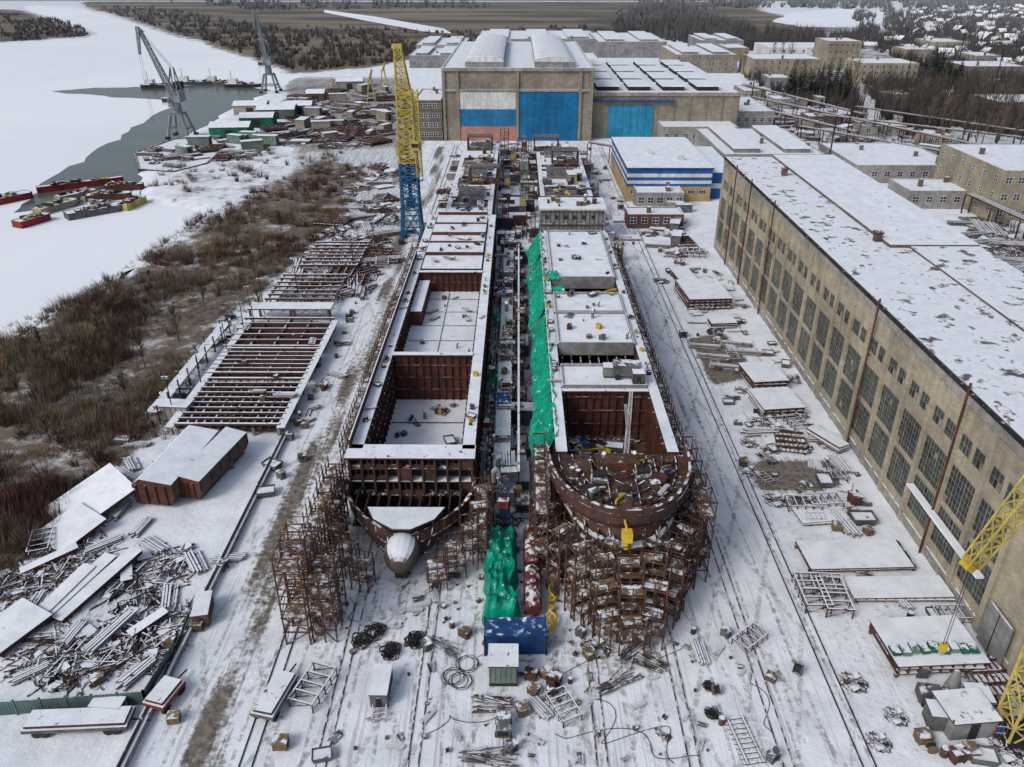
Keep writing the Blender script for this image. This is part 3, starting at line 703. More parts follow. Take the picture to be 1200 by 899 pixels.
def k_scrap(n,r,long_=False):
    def f():
        b_=MB(); base=R(0,3)
        for i in range(n):
            a=R(0,6.28);d=r*math.sqrt(R(0,1)); x,y=math.cos(a)*d,math.sin(a)*d; z=R(.1,.9)*(1-d/r*.8); t=base+random.gauss(0,.6) if long_ else R(0,6.28); L=R(1.2,4.6) if long_ else R(.4,1.9); e=R(-.25,.25)
            mt=RC(['rust','rust','rust_snow','steel','rust','dark','wood','rust_snow'])
            q=R(0,1)
            if q<.8: b_.beam((x-math.cos(t)*L/2,y-math.sin(t)*L/2,z-e*.3),(x+math.cos(t)*L/2,y+math.sin(t)*L/2,z+e),R(.05,.22),R(.05,.2),mt)
            elif q<.9: b_.torus((x,y,z),R(.2,.5),.05,'rubber',10,4,(R(-.5,.5),R(-.5,.5)))
            else: b_.beam((x-math.cos(t)*.8,y-math.sin(t)*.8,z),(x+math.cos(t)*.8,y+math.sin(t)*.8,z+e),R(.6,1.3),.06,RC(['rust','deck_snow','rust_snow']))
        return 'scrap_heap','untidy heap of rusty scrap metal with snow','scrap',[('scrap',b_)]
    return f
def k_mast():
    b_=MB().cyl((0,0,0),(0,0,7),.11,'dark',6,.07); 
    return 'lamp_mast','dark post with small floodlight head','lamp post',[('post',b_),('lamp',MB().bx(-.5,.5,-.1,.1,7,7.25,'steel').bx(-.5,-.1,-.3,-.11,6.95,7.3,'grey').bx(.1,.5,-.3,-.11,6.95,7.3,'grey'))]
def k_stair():
    b_=MB()
    for i in range(9): b_.bx(-.45,.45,i*.4-.15,i*.4+.12,.2+i*.38,.25+i*.38,'plank')
    for x in (-.48,.48): b_.beam((x,-.2,.1),(x,3.4,3.5),.06,.18,'scaf'); b_.beam((x,-.2,1.1),(x,3.4,4.5),.05,.05,'scaf'); b_.beam((x,3.3,0),(x,3.3,4.5),.08,.08,'scaf')
    return 'access_stair','rusty steel access stair with plank steps','stairs',[('flight',b_)]
def scaf(w_,d_,h_,lv=2.,top=True):
    fr=MB();pl=MB();n=int(round(h_/lv))
    nx_=max(1,int(round(w_/1.6))); ny_=max(1,int(round(d_/2.)))
    X=[-w_/2+w_*i/nx_ for i in range(nx_+1)];Y=[-d_/2+d_*i/ny_ for i in range(ny_+1)]
    for x in X:
        for y in Y: fr.beam((x,y,0),(x,y,h_+.9),.13,.13,'scaf')
    for k in range(1,n+1):
        z=k*lv-.2
        for y in Y: fr.beam((X[0]-.15,y,z),(X[-1]+.15,y,z),.12,.12,'scaf')
        for x in X: fr.beam((x,Y[0]-.15,z),(x,Y[-1]+.15,z),.12,.12,'scaf')
        for y in (Y[0],Y[-1]): fr.beam((X[0],y,z+1.),(X[-1],y,z+1.),.07,.07,'scaf')
        q=R(0,1)
        if q<.8: pl.box(R(-.1,.1),R(-.1,.1),z+.065,w_*R(.75,1.08),d_*R(.5,.98),.05,'plank',R(-.02,.02))
        for i in range(nx_):
            a,b_=(X[i],X[i+1]) if (i+k)%2 else (X[i+1],X[i])
            if R(0,1)<.75: fr.beam((a,Y[0],z-lv+.2),(b_,Y[0],z),.08,.08,'scaf')
            if R(0,1)<.4: fr.beam((a,Y[-1],z-lv+.2),(b_,Y[-1],z),.07,.07,'scaf')
        for x in (X[0],X[-1]):
            if R(0,1)<.6: fr.beam((x,Y[0],z-lv+.2),(x,Y[-1],z),.07,.07,'scaf')
    if not pl.f: pl.box(0,0,lv,w_,d_*.6,.05,'plank')
    return [('frame',fr),('plank_deck',pl)]
def k_scaf(w_,d_,h_):
    def f(): return 'scaffold_tower','rusty tubular scaffold tower with wooden plank decks','scaffold',scaf(w_,d_,h_)
    return f
def k_tarp(mat,hh=1.2):
    def f():
        n=14; rows=[]
        for i in range(n+1):
            row=[]
            for j in range(n+1):
                x=(i/n-.5)*3.2;y=(j/n-.5)*4.6; e=min(i,n-i,j,n-j)/3.; z=hh*min(1,e)*(.8+.25*math.sin(x*2.3+y)*math.cos(y*1.9))+R(0,.16)
                row.append((x+R(-.08,.08),y+R(-.08,.08),max(.03,z)))
            rows.append(row)
        return 'tarpaulin','crumpled tarpaulin draped over goods in snow','tarpaulin',[('sheet',MB().grid(rows,mat))]
    return f
def k_generator():
    b_=MB().bx(-.9,.9,-1.6,1.6,.5,1.9,'steel'); b_.bx(-.7,.7,-1.62,-1.601,.8,1.6,'dark')
    wh=MB()
    for x in (-.95,.95):
        for y in (-1,1): wh.cyl((x-.1,y,.35),(x+.1,y,.35),.35,'rubber',12)
    return 'compressor_trailer','grey wheeled compressor trailer with snow on top','machine',[('body',b_),('wheel',wh),('exhaust',MB().cyl((.4,.8,1.9),(.4,.8,2.4),.08,'dark',8)),('tow_bar',MB().beam((0,-1.6,.6),(0,-2.8,.4),.1,.1,'dark'))]
def k_bulk():
    b_=MB().bx(-1.2,1.2,-1.2,1.2,.4,2.5,'cabin_green'); 
    for i in range(6): b_.bx(-1.23+i*.45,-1.15+i*.45,-1.26,-1.201,.45,2.4,'grey'); b_.bx(-1.26,-1.201,-1.23+i*.45,-1.15+i*.45,.45,2.4,'grey')
    b_.bx(-1.25,1.25,-1.25,1.25,0.1,.399,'dark')
    return 'transformer_cabinet','pale green transformer cabinet on skids','cabinet',[('body',b_),('roof',MB().bx(-1.35,1.35,-1.35,1.35,2.503,2.62,'rust_snow'))]
def k_winch():
    b_=MB().bx(-1,1,-.7,.7,.1,.5,'steel'); b_.beam((-.9,-.6,.5),(-.9,.6,1.6),.12,.12,'rust'); b_.beam((.9,-.6,.5),(.9,.6,1.6),.12,.12,'rust')
    d=MB().cyl((-.8,0,1.),(.8,0,1.),.38,'dark',12)
    return 'cable_winch','grey winch with cable drum standing on deck','machine',[('frame',b_),('cable_drum',d)]
def k_vent():
    b_=MB().cyl((0,0,0),(0,0,1.6),.35,'grey',12); b_.cyl((0,0,1.6),(0,-.5,2.1),.38,'grey',12)
    return 'ventilation_pipe','grey steel ventilation cowl on snowy deck','vent',[('cowl',b_)]
def k_reel():
    b_=MB().cyl((-.4,0,.6),(-.32,0,.6),.6,'wood',16).cyl((.32,0,.6),(.4,0,.6),.6,'wood',16)
    return 'cable_reel','wooden cable reel wound with black cable','cable reel',[('flanges',b_),('cable',MB().cyl((-.32,0,.6),(.32,0,.6),.4,'rubber',14))]
def k_skip():
    b_=MB(); 
    for a in ((-1.2,-.8,1.2,-.8,1.4,-1.,-1.4,-1.),(1.2,.8,-1.2,.8,-1.4,1.,1.4,1.),(1.2,-.8,1.2,.8,1.4,1.,1.4,-1.),(-1.2,.8,-1.2,-.8,-1.4,-1.,-1.4,1.)): b_.add([(a[0],a[1],.1),(a[2],a[3],.1),(a[4],a[5],1.1),(a[6],a[7],1.1)],[(0,1,2,3)],'steel')
    b_.bx(-1.2,1.2,-.8,.8,.05,.1,'dark')
    l=MB().prism([(-1.25,-.85),(1.25,-.85),(1.25,.85),(-1.25,.85)],.5,.85,'rust',top='rust_snow')
    return 'waste_skip','open steel waste skip filled with snowy scrap','skip',[('body',b_),('load',l)]
BUILD={'cab_b':k_cabin('cabin_beige'),'cab_blue':k_cabin('cabin_blue'),'cab_r':k_cabin('cabin_rust'),'cab_w':k_cabin('white'),'cab_g':k_cabin('cabin_green'),'cab_s':k_cabin('steel'),'crate':k_crate,'box_g':k_box('steel'),'box_r':k_box('red'),'box_y':k_box('yellow'),'box_b':k_box('blue'),'box_ru':k_box('rust'),
'gas':k_gas,'drum':k_drum,'beams':k_beams(13,6),'beams2':k_beams(8,4),'beams3':k_beams(15,9),'pipes':k_pipes(16,4),'pipes2':k_pipes(9,6),'plates':k_plates(6),'plates2':k_plates(3,'rust_snow'),
'panel':k_panel(5,7),'panel2':k_panel(7,5,'rust','rust_snow'),'panel3':k_panel(4,9,'rust_bare','rust_snow'),'reel':k_reel,'skip':k_skip,
'frame':k_frame,'tangle':k_tangle,'coil':k_coil,'scrap':k_scrap(110,3.),'scrap2':k_scrap(70,2.),'scrap3':k_scrap(100,4.4,True),'mast':k_mast,'stair':k_stair,
'scaf9':k_scaf(2.6,2,9),'scaf11':k_scaf(2.4,2.2,11),'scaf6':k_scaf(2.6,2.0,6),'scaf8':k_scaf(2.6,2.0,8),'scaf4':k_scaf(2.6,2.0,4),'scafL':k_scaf(6,1.3,8),'tarp':k_tarp('tarp'),'tarp_b':k_tarp('blue',.7),'gen':k_generator,'bulk':k_bulk,'winch':k_winch,'vent':k_vent}
CACHE={}
def place(k,x,y,z=0.,rz=0.,s=1.,label=None):
    if k not in CACHE:
        n,l,c,p=BUILD[k](); r=T(n,label or l,c,p,group=n.replace('_',' ')+'s around the yard'); CACHE[k]=r; 
        r.location=(x,y,z); r.rotation_euler=(0,0,rz); r.scale=(s,)*3 if not isinstance(s,tuple) else s; r["_l"]=l
    else: r=copyT(CACHE[k],(x,y,z),rz,s); r["label"]=label or CACHE[k]["_l"]
    return r
def pp(k,a,b_,rz=0.,s=1.,label=None,z=0.):
    x,y=P(a,b_,z); return place(k,x,y,z,rz,s,label)
gear=['box_g','box_r','crate','drum','gas','reel','skip','crate','winch','vent','beams2','pipes','beams2','reel']
small=['box_g','crate','drum','winch','vent','reel','gas','skip','crate','box_ru','box_y','beams2']
# ---------------------------------------------------------------- left hull
RX0,RX1=-20.,-5.; cx=-12.6
sh=MB(); zt=9.
for a,b_ in ((RX0,RX0+1.7),(RX1-1.5,RX1)):
    sh.bx(a,b_,79.6,178,1.0,zt,'rust_bare',top='deck_snow')
for y in np.arange(82,176,2.2):
    sh.bx(RX0-.18,RX0-.002,y,y+.15,1.2,zt-.2,'rust'); sh.bx(RX1+.002,RX1+.18,y,y+.15,1.2,zt-.2,'rust')
sh.bx(RX0+.1,RX0+.25,79.7,150,zt+.002,zt+1.1,'rust_bare',top='snow')
ribs=MB()
for y in np.arange(81,177,1.5):
    ribs.bx(RX0+1.702,RX0+1.95,y,y+.12,1.5,zt-.3,'rust'); ribs.bx(RX1-1.75,RX1-1.502,y,y+.12,1.5,zt-.3,'rust')
for z in (3.5,5.5,7.5): ribs.bx(RX0+1.703,RX0+1.85,80,105,z,z+.12,'rust'); ribs.bx(RX1-1.65,RX1-1.503,80,105,z,z+.12,'rust')
fl=MB().bx(RX0+1.71,RX1-1.51,80,105,1.0,1.5,'rust_bare',top='deck_snow').bx(RX0+1.71,RX1-1.51,106,140,2.,5.2,'rust_bare',top='deck_snow')
fl.bx(RX0+1.75,-16.2,124.2,139,5.21,7.8,'rust_bare',top='deck_snow').bx(-12.9,-12.7,107,139,5.203,5.4,'rust',top='rust_snow')
for y in (112,118,124,130,136): fl.bx(RX0+2.2,RX1-2.,y,y+.12,5.202,5.32,'rust',top='rust_snow')
for y in (86,92,98): fl.bx(RX0+2.,RX1-1.8,y,y+.2,1.502,1.7,'rust',top='rust_snow')
def bulkhead(y,z0,z1,xa,xb,dz=.25,open_=False):
    b_=MB()
    if not open_: b_.bx(xa,xb,y,y+.2,z0,z1,'rust_bare')
    n=int((xb-xa)/1.0)
    for i in range(n+1):
        x=xa+(xb-xa)*i/n; b_.bx(x-.05,x+.05,y-.3,y-.002,z0,z1,'rust_bare')
    for z in np.arange(z0+1.8,z1,2.0): b_.bx(xa+.06,xb-.06,y-.36,y-.301,z,z+.18,'rust')
    b_.bx(xa,xb,y-.5,y+.6,z1+.002,z1+.2,'rust_bare',top='rust_snow')
    return b_
bh=[('bulkhead',bulkhead(105,1.5,zt,RX0+1.72,RX1-1.52)),('bulkhead',bulkhead(140,5.2,zt,RX0+1.72,RX1-1.52))]
fb=MB().bx(RX0+.3,RX1-.2,79.2,79.5,1,zt-.3,'hull_dark')
xs_=[RX0+.3+i*(RX1-RX0-.6)/10 for i in range(11)]
zs_=[1.2,3.4,5.4,7.2,zt-.3]
for i,x in enumerate(xs_): fb.bx(x-.13,x+.13,77.7,79.19,1.2,zt-.21,'hull_dark')
for j,z in enumerate(zs_[1:-1]): fb.bx(RX0+.1,RX1-.1,77.75+.01*j,79.18,z,z+.16,'hull_dark',top='rust_snow' if j==1 else 'rust')
for i in range(10):
    for j in range(4):
        q=R(0,1); a,b_=xs_[i]+.14,xs_[i+1]-.14; c,d=zs_[j]+.17,zs_[j+1]-.01
        if q<.42: fb.bx(a,b_,78.9,79.15,c,d,'dark')
        elif q<.8: 
            fb.bx(a,b_,77.9,78.,c,c+(d-c)*.35,'hull_dark'); fb.bx(a,b_,78.95,79.16,c+(d-c)*.36,d,'dark'); fb.bx((a+b_)/2-.05,(a+b_)/2+.05,77.95,78.1,c+(d-c)*.36,d,'rust')
        else: fb.bx(a,b_,77.85,77.95,c,d,'hull_dark')
fb.bx(RX0-.1,RX1+.1,77.5,80.5,zt-.2,zt+.0,'rust_bare',top='rust_snow')
def bow_shell(cx,yb,levels,pw,side_mat,ribm,rim='snow'):
    s_=MB();rb=MB();n=16
    rows=[]
    for (z,hw,L) in levels:
        row=[]
        for i in range(-n,n+1):
            t=abs(i)/n; s=1-t
            half=hw*(1-s**pw); row.append((cx+math.copysign(half,i) if i else cx, yb-L*(s),z+ (1.6*t**2 if z==levels[0][0] else 0)))
        rows.append(row)
    s_.grid(rows,side_mat)
    inn=[[(cx+(p[0]-cx)*.96,yb-(yb-p[1])*.96,p[2]) for p in r_[::-1]] for r_ in rows]; s_.grid(inn,side_mat)
    top=rows[0];ti=inn[0][::-1]; s_.grid([[ (p[0],p[1],p[2]+.01) for p in ti],[(p[0],p[1],p[2]+.01) for p in top]],rim)
    for k in range(len(rows)):
        for i in range(2*n):
            rb.beam(rows[k][i],rows[k][i+1],.16,.12,ribm)
    for i in range(0,2*n+1,2):
        for k in range(len(rows)-1): rb.beam(rows[k][i],rows[k+1][i],.12,.12,ribm)
    return s_,rb,rows
lv=[(4.1,7.7,9.0),(3.2,7.3,10.),(2.3,6.3,10.8),(1.4,5.0,11),(.5,3.0,10.2)]
bs,br,_=bow_shell(cx,78.0,lv,1.9,'hull_dark','rust','rust')
bd=MB().prism([(cx-4.4,73.4),(cx+4.4,73.4),(cx+3.4,71.2),(cx+1.,69.4),(cx-1.,69.4),(cx-3.4,71.2)],4.8,5.1,'hull_dark',top='snow').bx(cx-6.4,cx+6.4,73.5,77.6,2.2,2.4,'dark')
bd.beam((cx-4.2,73.,4.7),(cx-.5,68.4,1.),.2,.3,'rust_bare').beam((cx+4.2,73.,4.7),(cx+.5,68.4,1.),.2,.3,'rust_bare')
for x in np.arange(-6,6.1,1.2): bd.bx(cx+x-.08,cx+x+.08,73.5,77.6,2.41,3.6+abs(x)*.2,'hull_dark')
bulb=MB(); rows=[]
for i in range(15):
    t=math.pi*i/14; rows.append([(cx+1.95*math.sin(t)*math.cos(u),68.4-2.7*math.cos(t),2.7+1.9*math.sin(t)*math.sin(u)) for u in [2*math.pi*j/18 for j in range(19)]])
bulb.grid(rows,'deck_snow')
bulb.bx(cx-.7,cx+.7,67,72,.3,2.,'hull_dark')
dk=MB()
for i,(a,b_) in enumerate(((141.5,149),(150,156),(157,162),(163.5,169),(170,177))): dk.bx(RX0+2.,RX1-1.8,a,b_,zt-1.2+.3*(i%2),zt+.2+.3*(i%2),'rust',top='deck_snow'); dk.bx(RX0+2.,RX1-1.8,b_+.01,b_+.3,zt-1.2,zt+.9,'rust_bare',top='rust_snow')
T('cargo_ship_hull','rust brown open ship hull with snow covered hold floors','ship',
  [('shell_plating',sh),('ribs',ribs),('hold_floor',fl)]+bh+[('front_frame',fb),('bow',bs,[('ribs',br),('fore_deck',bd),('bulbous_bow',bulb)]),('hatch_panels',dk)],org=(cx,79,0))
for y in (84,90,96,102,112,120,130):
    T('keel_block','wooden keel block under the unfinished hull','support',[('block',MB().bx(-7,-6,-.6,.6,0,1,'wood').bx(6,7,-.6,.6,0,1,'wood').bx(-.6,.6,-.6,.6,0,1,'wood'))],loc=(cx,y,0),group='keel blocks under the hulls')
# ---------------------------------------------------------------- right hull
QX0,QX1=4.4,18.3; c2=11.2; zt=11.
sh=MB()
for a,b_ in ((QX0,QX0+1.3),(QX1-1.3,QX1)): sh.bx(a,b_,76,158,1.,zt,'rust_bare',top='deck_snow')
for y in np.arange(77,158,2.2): sh.bx(QX1+.002,QX1+.18,y,y+.15,1.2,zt-.2,'rust'); sh.bx(QX0-.18,QX0-.002,y,y+.15,1.2,zt-.2,'rust')
for x in (QX0+.1,QX1-.2):
    for y in np.arange(92,158,2.): sh.bx(x,x+.06,y,y+.06,zt+.003,zt+1.1,'steel')
    sh.bx(x,x+.06,92,158,zt+1.1,zt+1.16,'steel')
ribs=MB()
for y in np.arange(77,91,1.2):
    ribs.bx(QX0+1.302,QX0+1.6,y,y+.12,3,zt-.3,'rust'); ribs.bx(QX1-1.6,QX1-1.302,y,y+.12,3,zt-.3,'rust')
fl=MB().bx(QX0+1.31,QX1-1.31,76,91,2,4,'rust_bare',top='brown_deck').bx(QX0+1.31,QX1-1.31,91.5,157,2,6,'dark')
for y in (78.5,82,85.5,89): fl.bx(QX0+1.7,QX1-1.7,y,y+.2,4.002,4.5,'rust')
for x in (8,11.3,14.6): fl.bx(x,x+.2,76.2,90.8,4.003,4.4,'rust')
dk=[]
for i,(a,b_,z1_) in enumerate(((91.4,97.2,zt+.1),(104,115,zt+.3),(116,123.6,zt+.2),(130.5,157,zt+.5))):
    d_=MB().bx(QX0+1.32,QX1-1.32,a,b_,zt-1.5,z1_,'rust_bare',top='deck_snow')
    d_.bx(QX0+1.5,QX1-1.5,a-.15,a-.002,zt-1.4,z1_+.35,'grey',top='snow'); d_.bx(QX0+1.5,QX1-1.5,b_+.002,b_+.15,zt-1.4,z1_+.35,'grey',top='snow')
    for x in (QX0+1.5,QX1-1.6): d_.bx(x,x+.1,a,b_,z1_+.002,z1_+.35,'rust',top='rust_snow')
    dk.append(('deck_section',d_))
sl_=MB().bx(QX0+1.33,QX1-1.33,97.6,103.6,8.2,8.6,'brown_deck').bx(QX0+1.33,QX1-1.33,124,130,8.6,9,'brown_deck')
for x in np.arange(QX0+2,QX1-1.5,1.3): sl_.bx(x,x+.12,97.61,103.6,8.6,9.6,'rust')
bh2=bulkhead(91,4,zt-.3,QX0+1.32,QX1-1.32)
def round_bow():
    s_=MB();dkm=MB();tm=MB();n=24; rows=[]
    LV=((12.,7.9,12.3),(11.4,7.9,12.3),(10.2,7.8,12.2),(9.2,7.3,11.6),(8.2,6.6,12.6),(6.4,5.7,13.2),(4.6,4.5,13.6),(2.8,3.2,13.8),(1.2,2.,13.2))
    for (z,hw,L) in LV:
        rows.append([(c2+hw*math.sin(math.pi*(i/n-.5)),76-L*abs(math.cos(math.pi*(i/n-.5)))**(.85 if z>9 else .95),z) for i in range(n+1)])
    s_.grid(rows,'hull_dark')
    inn=[[(c2+(p[0]-c2)*.965,76-(76-p[1])*.965,p[2]) for p in r_[::-1]] for r_ in rows[:3]]; s_.grid(inn,'rust_bare')
    s_.grid([[(p[0],p[1],12.02) for p in inn[0][::-1]],[(p[0],p[1],12.02) for p in rows[0]]],'rust')
    for (z,hw,L) in ((8.3,6.8,13.6),(6.7,5.9,14.6)):
        pl=[(c2+hw*math.sin(math.pi*(i/14-.5)),76-L*abs(math.cos(math.pi*(i/14-.5)))**.95) for i in range(15)]
        tm.prism(pl,z-.35,z,'hull_dark',top='rust_snow')
        for i in range(1,14): tm.bx(pl[i][0]-.05,pl[i][0]+.05,pl[i][1],pl[i][1]+1.1,z+.001,z+.7,'rust')
    poly=[(p[0],p[1]) for p in inn[0]]
    dkm.prism(poly,10.3,10.6,'brown_deck')
    for r_,k in ((.86,.25),(.66,.35),(.4,.5)):
        pts=[(c2+7.6*r_*math.sin(math.pi*(i/n-.5)),75.6-11.6*r_*math.cos(math.pi*(i/n-.5))) for i in range(n+1)]
        for i in range(n): dkm.beam((*pts[i],10.6+k/2),(*pts[i+1],10.6+k/2),.12,k,'rust')
    for x in (-4,-1.5,1.5,4): dkm.bx(c2+x-.06,c2+x+.06,65.8+abs(x)*.35,75.5,10.602,10.95,'rust')
    dkm.bx(c2-1.8,c2+1.8,72.5,74.6,10.603,11.7,'rust_bare',top='brown_deck'); dkm.bx(c2-5,c2-3,72,74,10.604,11.3,'brown_deck'); dkm.cyl((c2+4,70.5,10.6),(c2+4,70.5,11.4),.9,'rust_bare',14); dkm.cyl((c2-3.4,69,10.6),(c2-3.4,69,11.),.8,'dark',14)
    for (x,y) in ((-5.5,70),(5.6,73.5),(-2,66.6),(2.2,66.5),(5.,68.6)):
        for d in (-.35,.35): dkm.cyl((c2+x+d,y,10.6),(c2+x+d,y,11.3),.18,'dark',8)
    for i in range(40):
        x,y=R(-5.8,5.8),R(66.5,75.3); dkm.box(c2+x,y,10.603,R(.2,1.6),R(.08,.4),R(.05,.3),RC(['brown_deck','rust','wood','steel','dark','plank','rust_bare']),R(0,3))
    fr=MB()
    for r_ in (rows[1],rows[3]):
        for i in range(n): fr.beam(r_[i],r_[i+1],.2,.14,'rust')
    for i in range(0,n+1,2):
        for k in range(2,len(rows)-1): fr.beam(rows[k][i],rows[k+1][i],.12,.12,'rust')
    return s_,dkm,fr,tm
bs,bdk,bfr,btm=round_bow()
T('tanker_ship_hull','rust brown ship hull with round bow and snowy decks','ship',
  [('shell_plating',sh),('ribs',ribs),('hold_floor',fl),('bulkhead',bh2),('sunken_deck',sl_),('bow',bs,[('fore_deck',bdk),('ribs',bfr),('stepped_ledges',btm)])]+dk,org=(c2,76,0))
for i in range(26): place(RC(small),R(QX0+2,QX1-2),R(77.5,90),4.,R(0,3),R(.5,.9))
for i in range(9): place(RC(['pipes','beams2','scrap2','coil','plates2']),R(QX0+3,QX1-3),R(79,89),4.05,R(0,3),.55)
for (k,x,y,rz,s_) in (('winch',8.8,70.8,0,.9),('winch',13.6,71.5,.1,.9),('winch',11.2,68.2,0,.8),('coil',7.2,73,0,.9),('coil',15.2,74,0,.9),('coil',12.4,66.6,0,.7),('vent',9.6,74.6,0,.6),('vent',13,74.8,0,.6),('drum',6.,72.2,0,.9),('drum',6.6,71.7,0,.9),('gas',16.2,71.6,.4,.8),('box_g',8.,67.8,.5,.8),('crate',14.6,69.6,.2,.8),('pipes',10.,72.,.8,.5),('beams2',15.6,68.9,-.6,.5),('box_y',12.9,73.2,.2,.6)): place(k,x,y,10.6,rz,s_)
place('tarp_b',8.2,88.5,4,0,.8,'bright blue tarpaulin inside the open hold')
place('gen',14.4,94.2,11.1,1.5,1.1); place('cab_s',15.8,93.4,11.1,.0,.6); place('bulk',12.2,94.5,11.1,0,.6)
for i in range(36): 
    y=RC([92.5,94.5,96,98.5,101,106,109,113,118,122,125,128,133,140,148,155]); z=8.62 if 98<y<104 else (9.02 if 124<y<130 else 11.35)
    place(RC(small+['pipes']),R(QX0+2,QX1-2),y+R(-1,1) if z>11 else y,z if z<11 else 11.3,R(0,3),R(.35,.7))
for i in range(36):
    sx=RC([QX0+.65,QX1-.65]); place(RC(small),sx,R(92,157),11.,R(0,3),R(.3,.5))
for i in range(16): place(RC(small+['pipes','beams2']),R(-17.2,-7.4),R(82,103),1.5,R(0,3),R(.4,.75))
for i in range(12): place(RC(['crate','vent','drum','beams2','box_g']),R(-16.5,-7.4),R(108,138),5.22,R(0,3),R(.35,.65))
for i in range(40): place(RC(small),RC([RX0+1.,RX1-.8]),R(82,176),9.,R(0,3),R(.3,.5))
for i in range(18): place(RC(small+['plates2','beams2']),R(-17,-7),RC([145,153,160,166,173])+R(-2,2),9.4,R(0,3),R(.35,.6))
def hosebundle(pts,r,mat,name,label):
    b_=MB()
    for a,c in zip(pts[:-1],pts[1:]): b_.cyl(a,c,r,mat,8)
    o=pts[0]; return T(name,label,'hose',[('hose',b_)],org=(o[0],o[1],0))
def wig(p,q,n,a,mat,r,name,label,z=.1):
    pts=[]
    for i in range(n+1):
        t=i/n; e=math.sin(t*math.pi)
        pts.append((p[0]+(q[0]-p[0])*t+math.sin(t*9+p[0])*a*e,p[1]+(q[1]-p[1])*t+math.cos(t*7+p[1])*a*e,z))
    hosebundle(pts,r,mat,name,label)
wig((6.5,126.5),(17,126),14,.9,'yellow',.3,'ventilation_hose','thick yellow ventilation hose across the deck',9.6)
wig((9,127.8),(16,128.6),12,.7,'yellow',.28,'ventilation_hose','thick yellow ventilation hose across the deck',9.5)
wig((10,125),(17.5,129.),12,.7,'yellow',.25,'ventilation_hose','thick yellow ventilation hose across the deck',10.)
wig((6.6,84),(12,79),14,1.0,'yellow',.17,'ventilation_hose','yellow air hose snaking through open hold',4.6)
wig((7,88),(12,86),12,.8,'yellow',.17,'ventilation_hose','yellow air hose snaking through open hold',4.6)
wig((10.2,66.2),(11.4,69.2),12,.6,'yellow',.13,'ventilation_hose','yellow hose lying on the bow deck',10.95)
wig((12.5,73.6),(14.5,75.2),12,.5,'yellow',.12,'ventilation_hose','yellow hose lying on the bow deck',10.95)
wig((6,69),(15,73),16,1.3,'rubber',.06,'power_cable','black cable coiled over the bow deck',10.8)
wig((9,74),(14,68),16,1.1,'rubber',.05,'power_cable','black cable coiled over the bow deck',10.8)
place('tarp',6.6,127.,9.6,.2,1.25,'green tarpaulin heaped on the sunken deck'); place('tarp',6.2,131.5,11.4,.1,.7,'green tarpaulin bundle on snowy deck')
T('lattice_mast','slender white lattice mast standing in the open hold','mast',[('mast',MB().lattice((0,0,0),(0,0,14),.6,.3,12,'white',.06)),('boom',MB().lattice((0,0,9),(-.9,-2.5,13.6),.35,.2,6,'white',.05))],loc=(12.6,77.5,4))
T('pedestal_crane','yellow small deck crane on bow frame','crane',[('column',MB().cyl((0,0,0),(0,0,1.0),.3,'yellow',10)),('cabin',MB().bx(-.5,.5,-.5,.5,1.0,2.1,'yellow')),('boom',MB().beam((0,0,2.0),(-.2,1.6,2.6),.16,.2,'yellow'))],loc=(10.9,62.5,8.3))
# scaffolding in regular tiers round the right bow
for (n_,hw,L,k,zz,lim) in ((11,8.6,14.6,'scaf8',1.,1.),(9,8.0,16.7,'scaf6',1.,.9),(7,6.6,18.6,'scaf4',1.,.75)):
    for i in range(n_):
        th=math.pi*((i+.5)/n_-.5)*lim; x=c2+hw*math.sin(th); y=75.8-L*math.cos(th)
        place(k,x,y,0,-th*.85,(.93,.85,zz))
for y in (68.2,70.8,73.4,76.,78.6):
    place('scaf11',2.6,y,0,1.5708,(1.05,.6,.93)); place('scaf11',19.9,y,0,1.5708,(1.05,.7,.90))
for i,y in enumerate(range(82,156,7)):
    place('scafL',19.5,y,0,math.pi/2,(1.,.9,1.1)); place('scafL',-21.1,y+3,0,math.pi/2,(1.,.8,1.))
for i,y in enumerate((58.8,61.6)): place('scaf11',-21.6,y,0,0,(1.,1.1,.92)); place('scaf9',-19.0,y+.2,0,0,(.9,1.1,.92))
for i,y in enumerate((65.,68.4,71.6,74.6,77.6)): place('scaf9' if i%2 else 'scaf8',-21.6,y,0,1.5708,(1.05,.8,.92))
for s_ in (-1,1):
    for (dx,y,zz,k) in ((8.7,76.,1.,'scaf6'),(8.4,73.2,.95,'scaf6'),(7.5,70.4,1.2,'scaf4'),(5.9,68.0,1.05,'scaf4'),(4.,66.0,.85,'scaf4')): place(k,cx+s_*dx,y,0,s_*.25,(.75,.9,zz))
for i in range(10): place(RC(['crate','box_g','drum','winch','reel']),c2+R(-4,4.5),R(62.6,63.6),8.32,R(0,3),.45)
for i in range(8): place(RC(['crate','box_g','drum']),c2+R(-3,3),R(61.7,62.3),6.72,R(0,3),.4)
for (x,y) in ((-3.8,70),(-3.8,74.5)): place('scaf8',x,y,0,1.57,(.9,.5,.8))
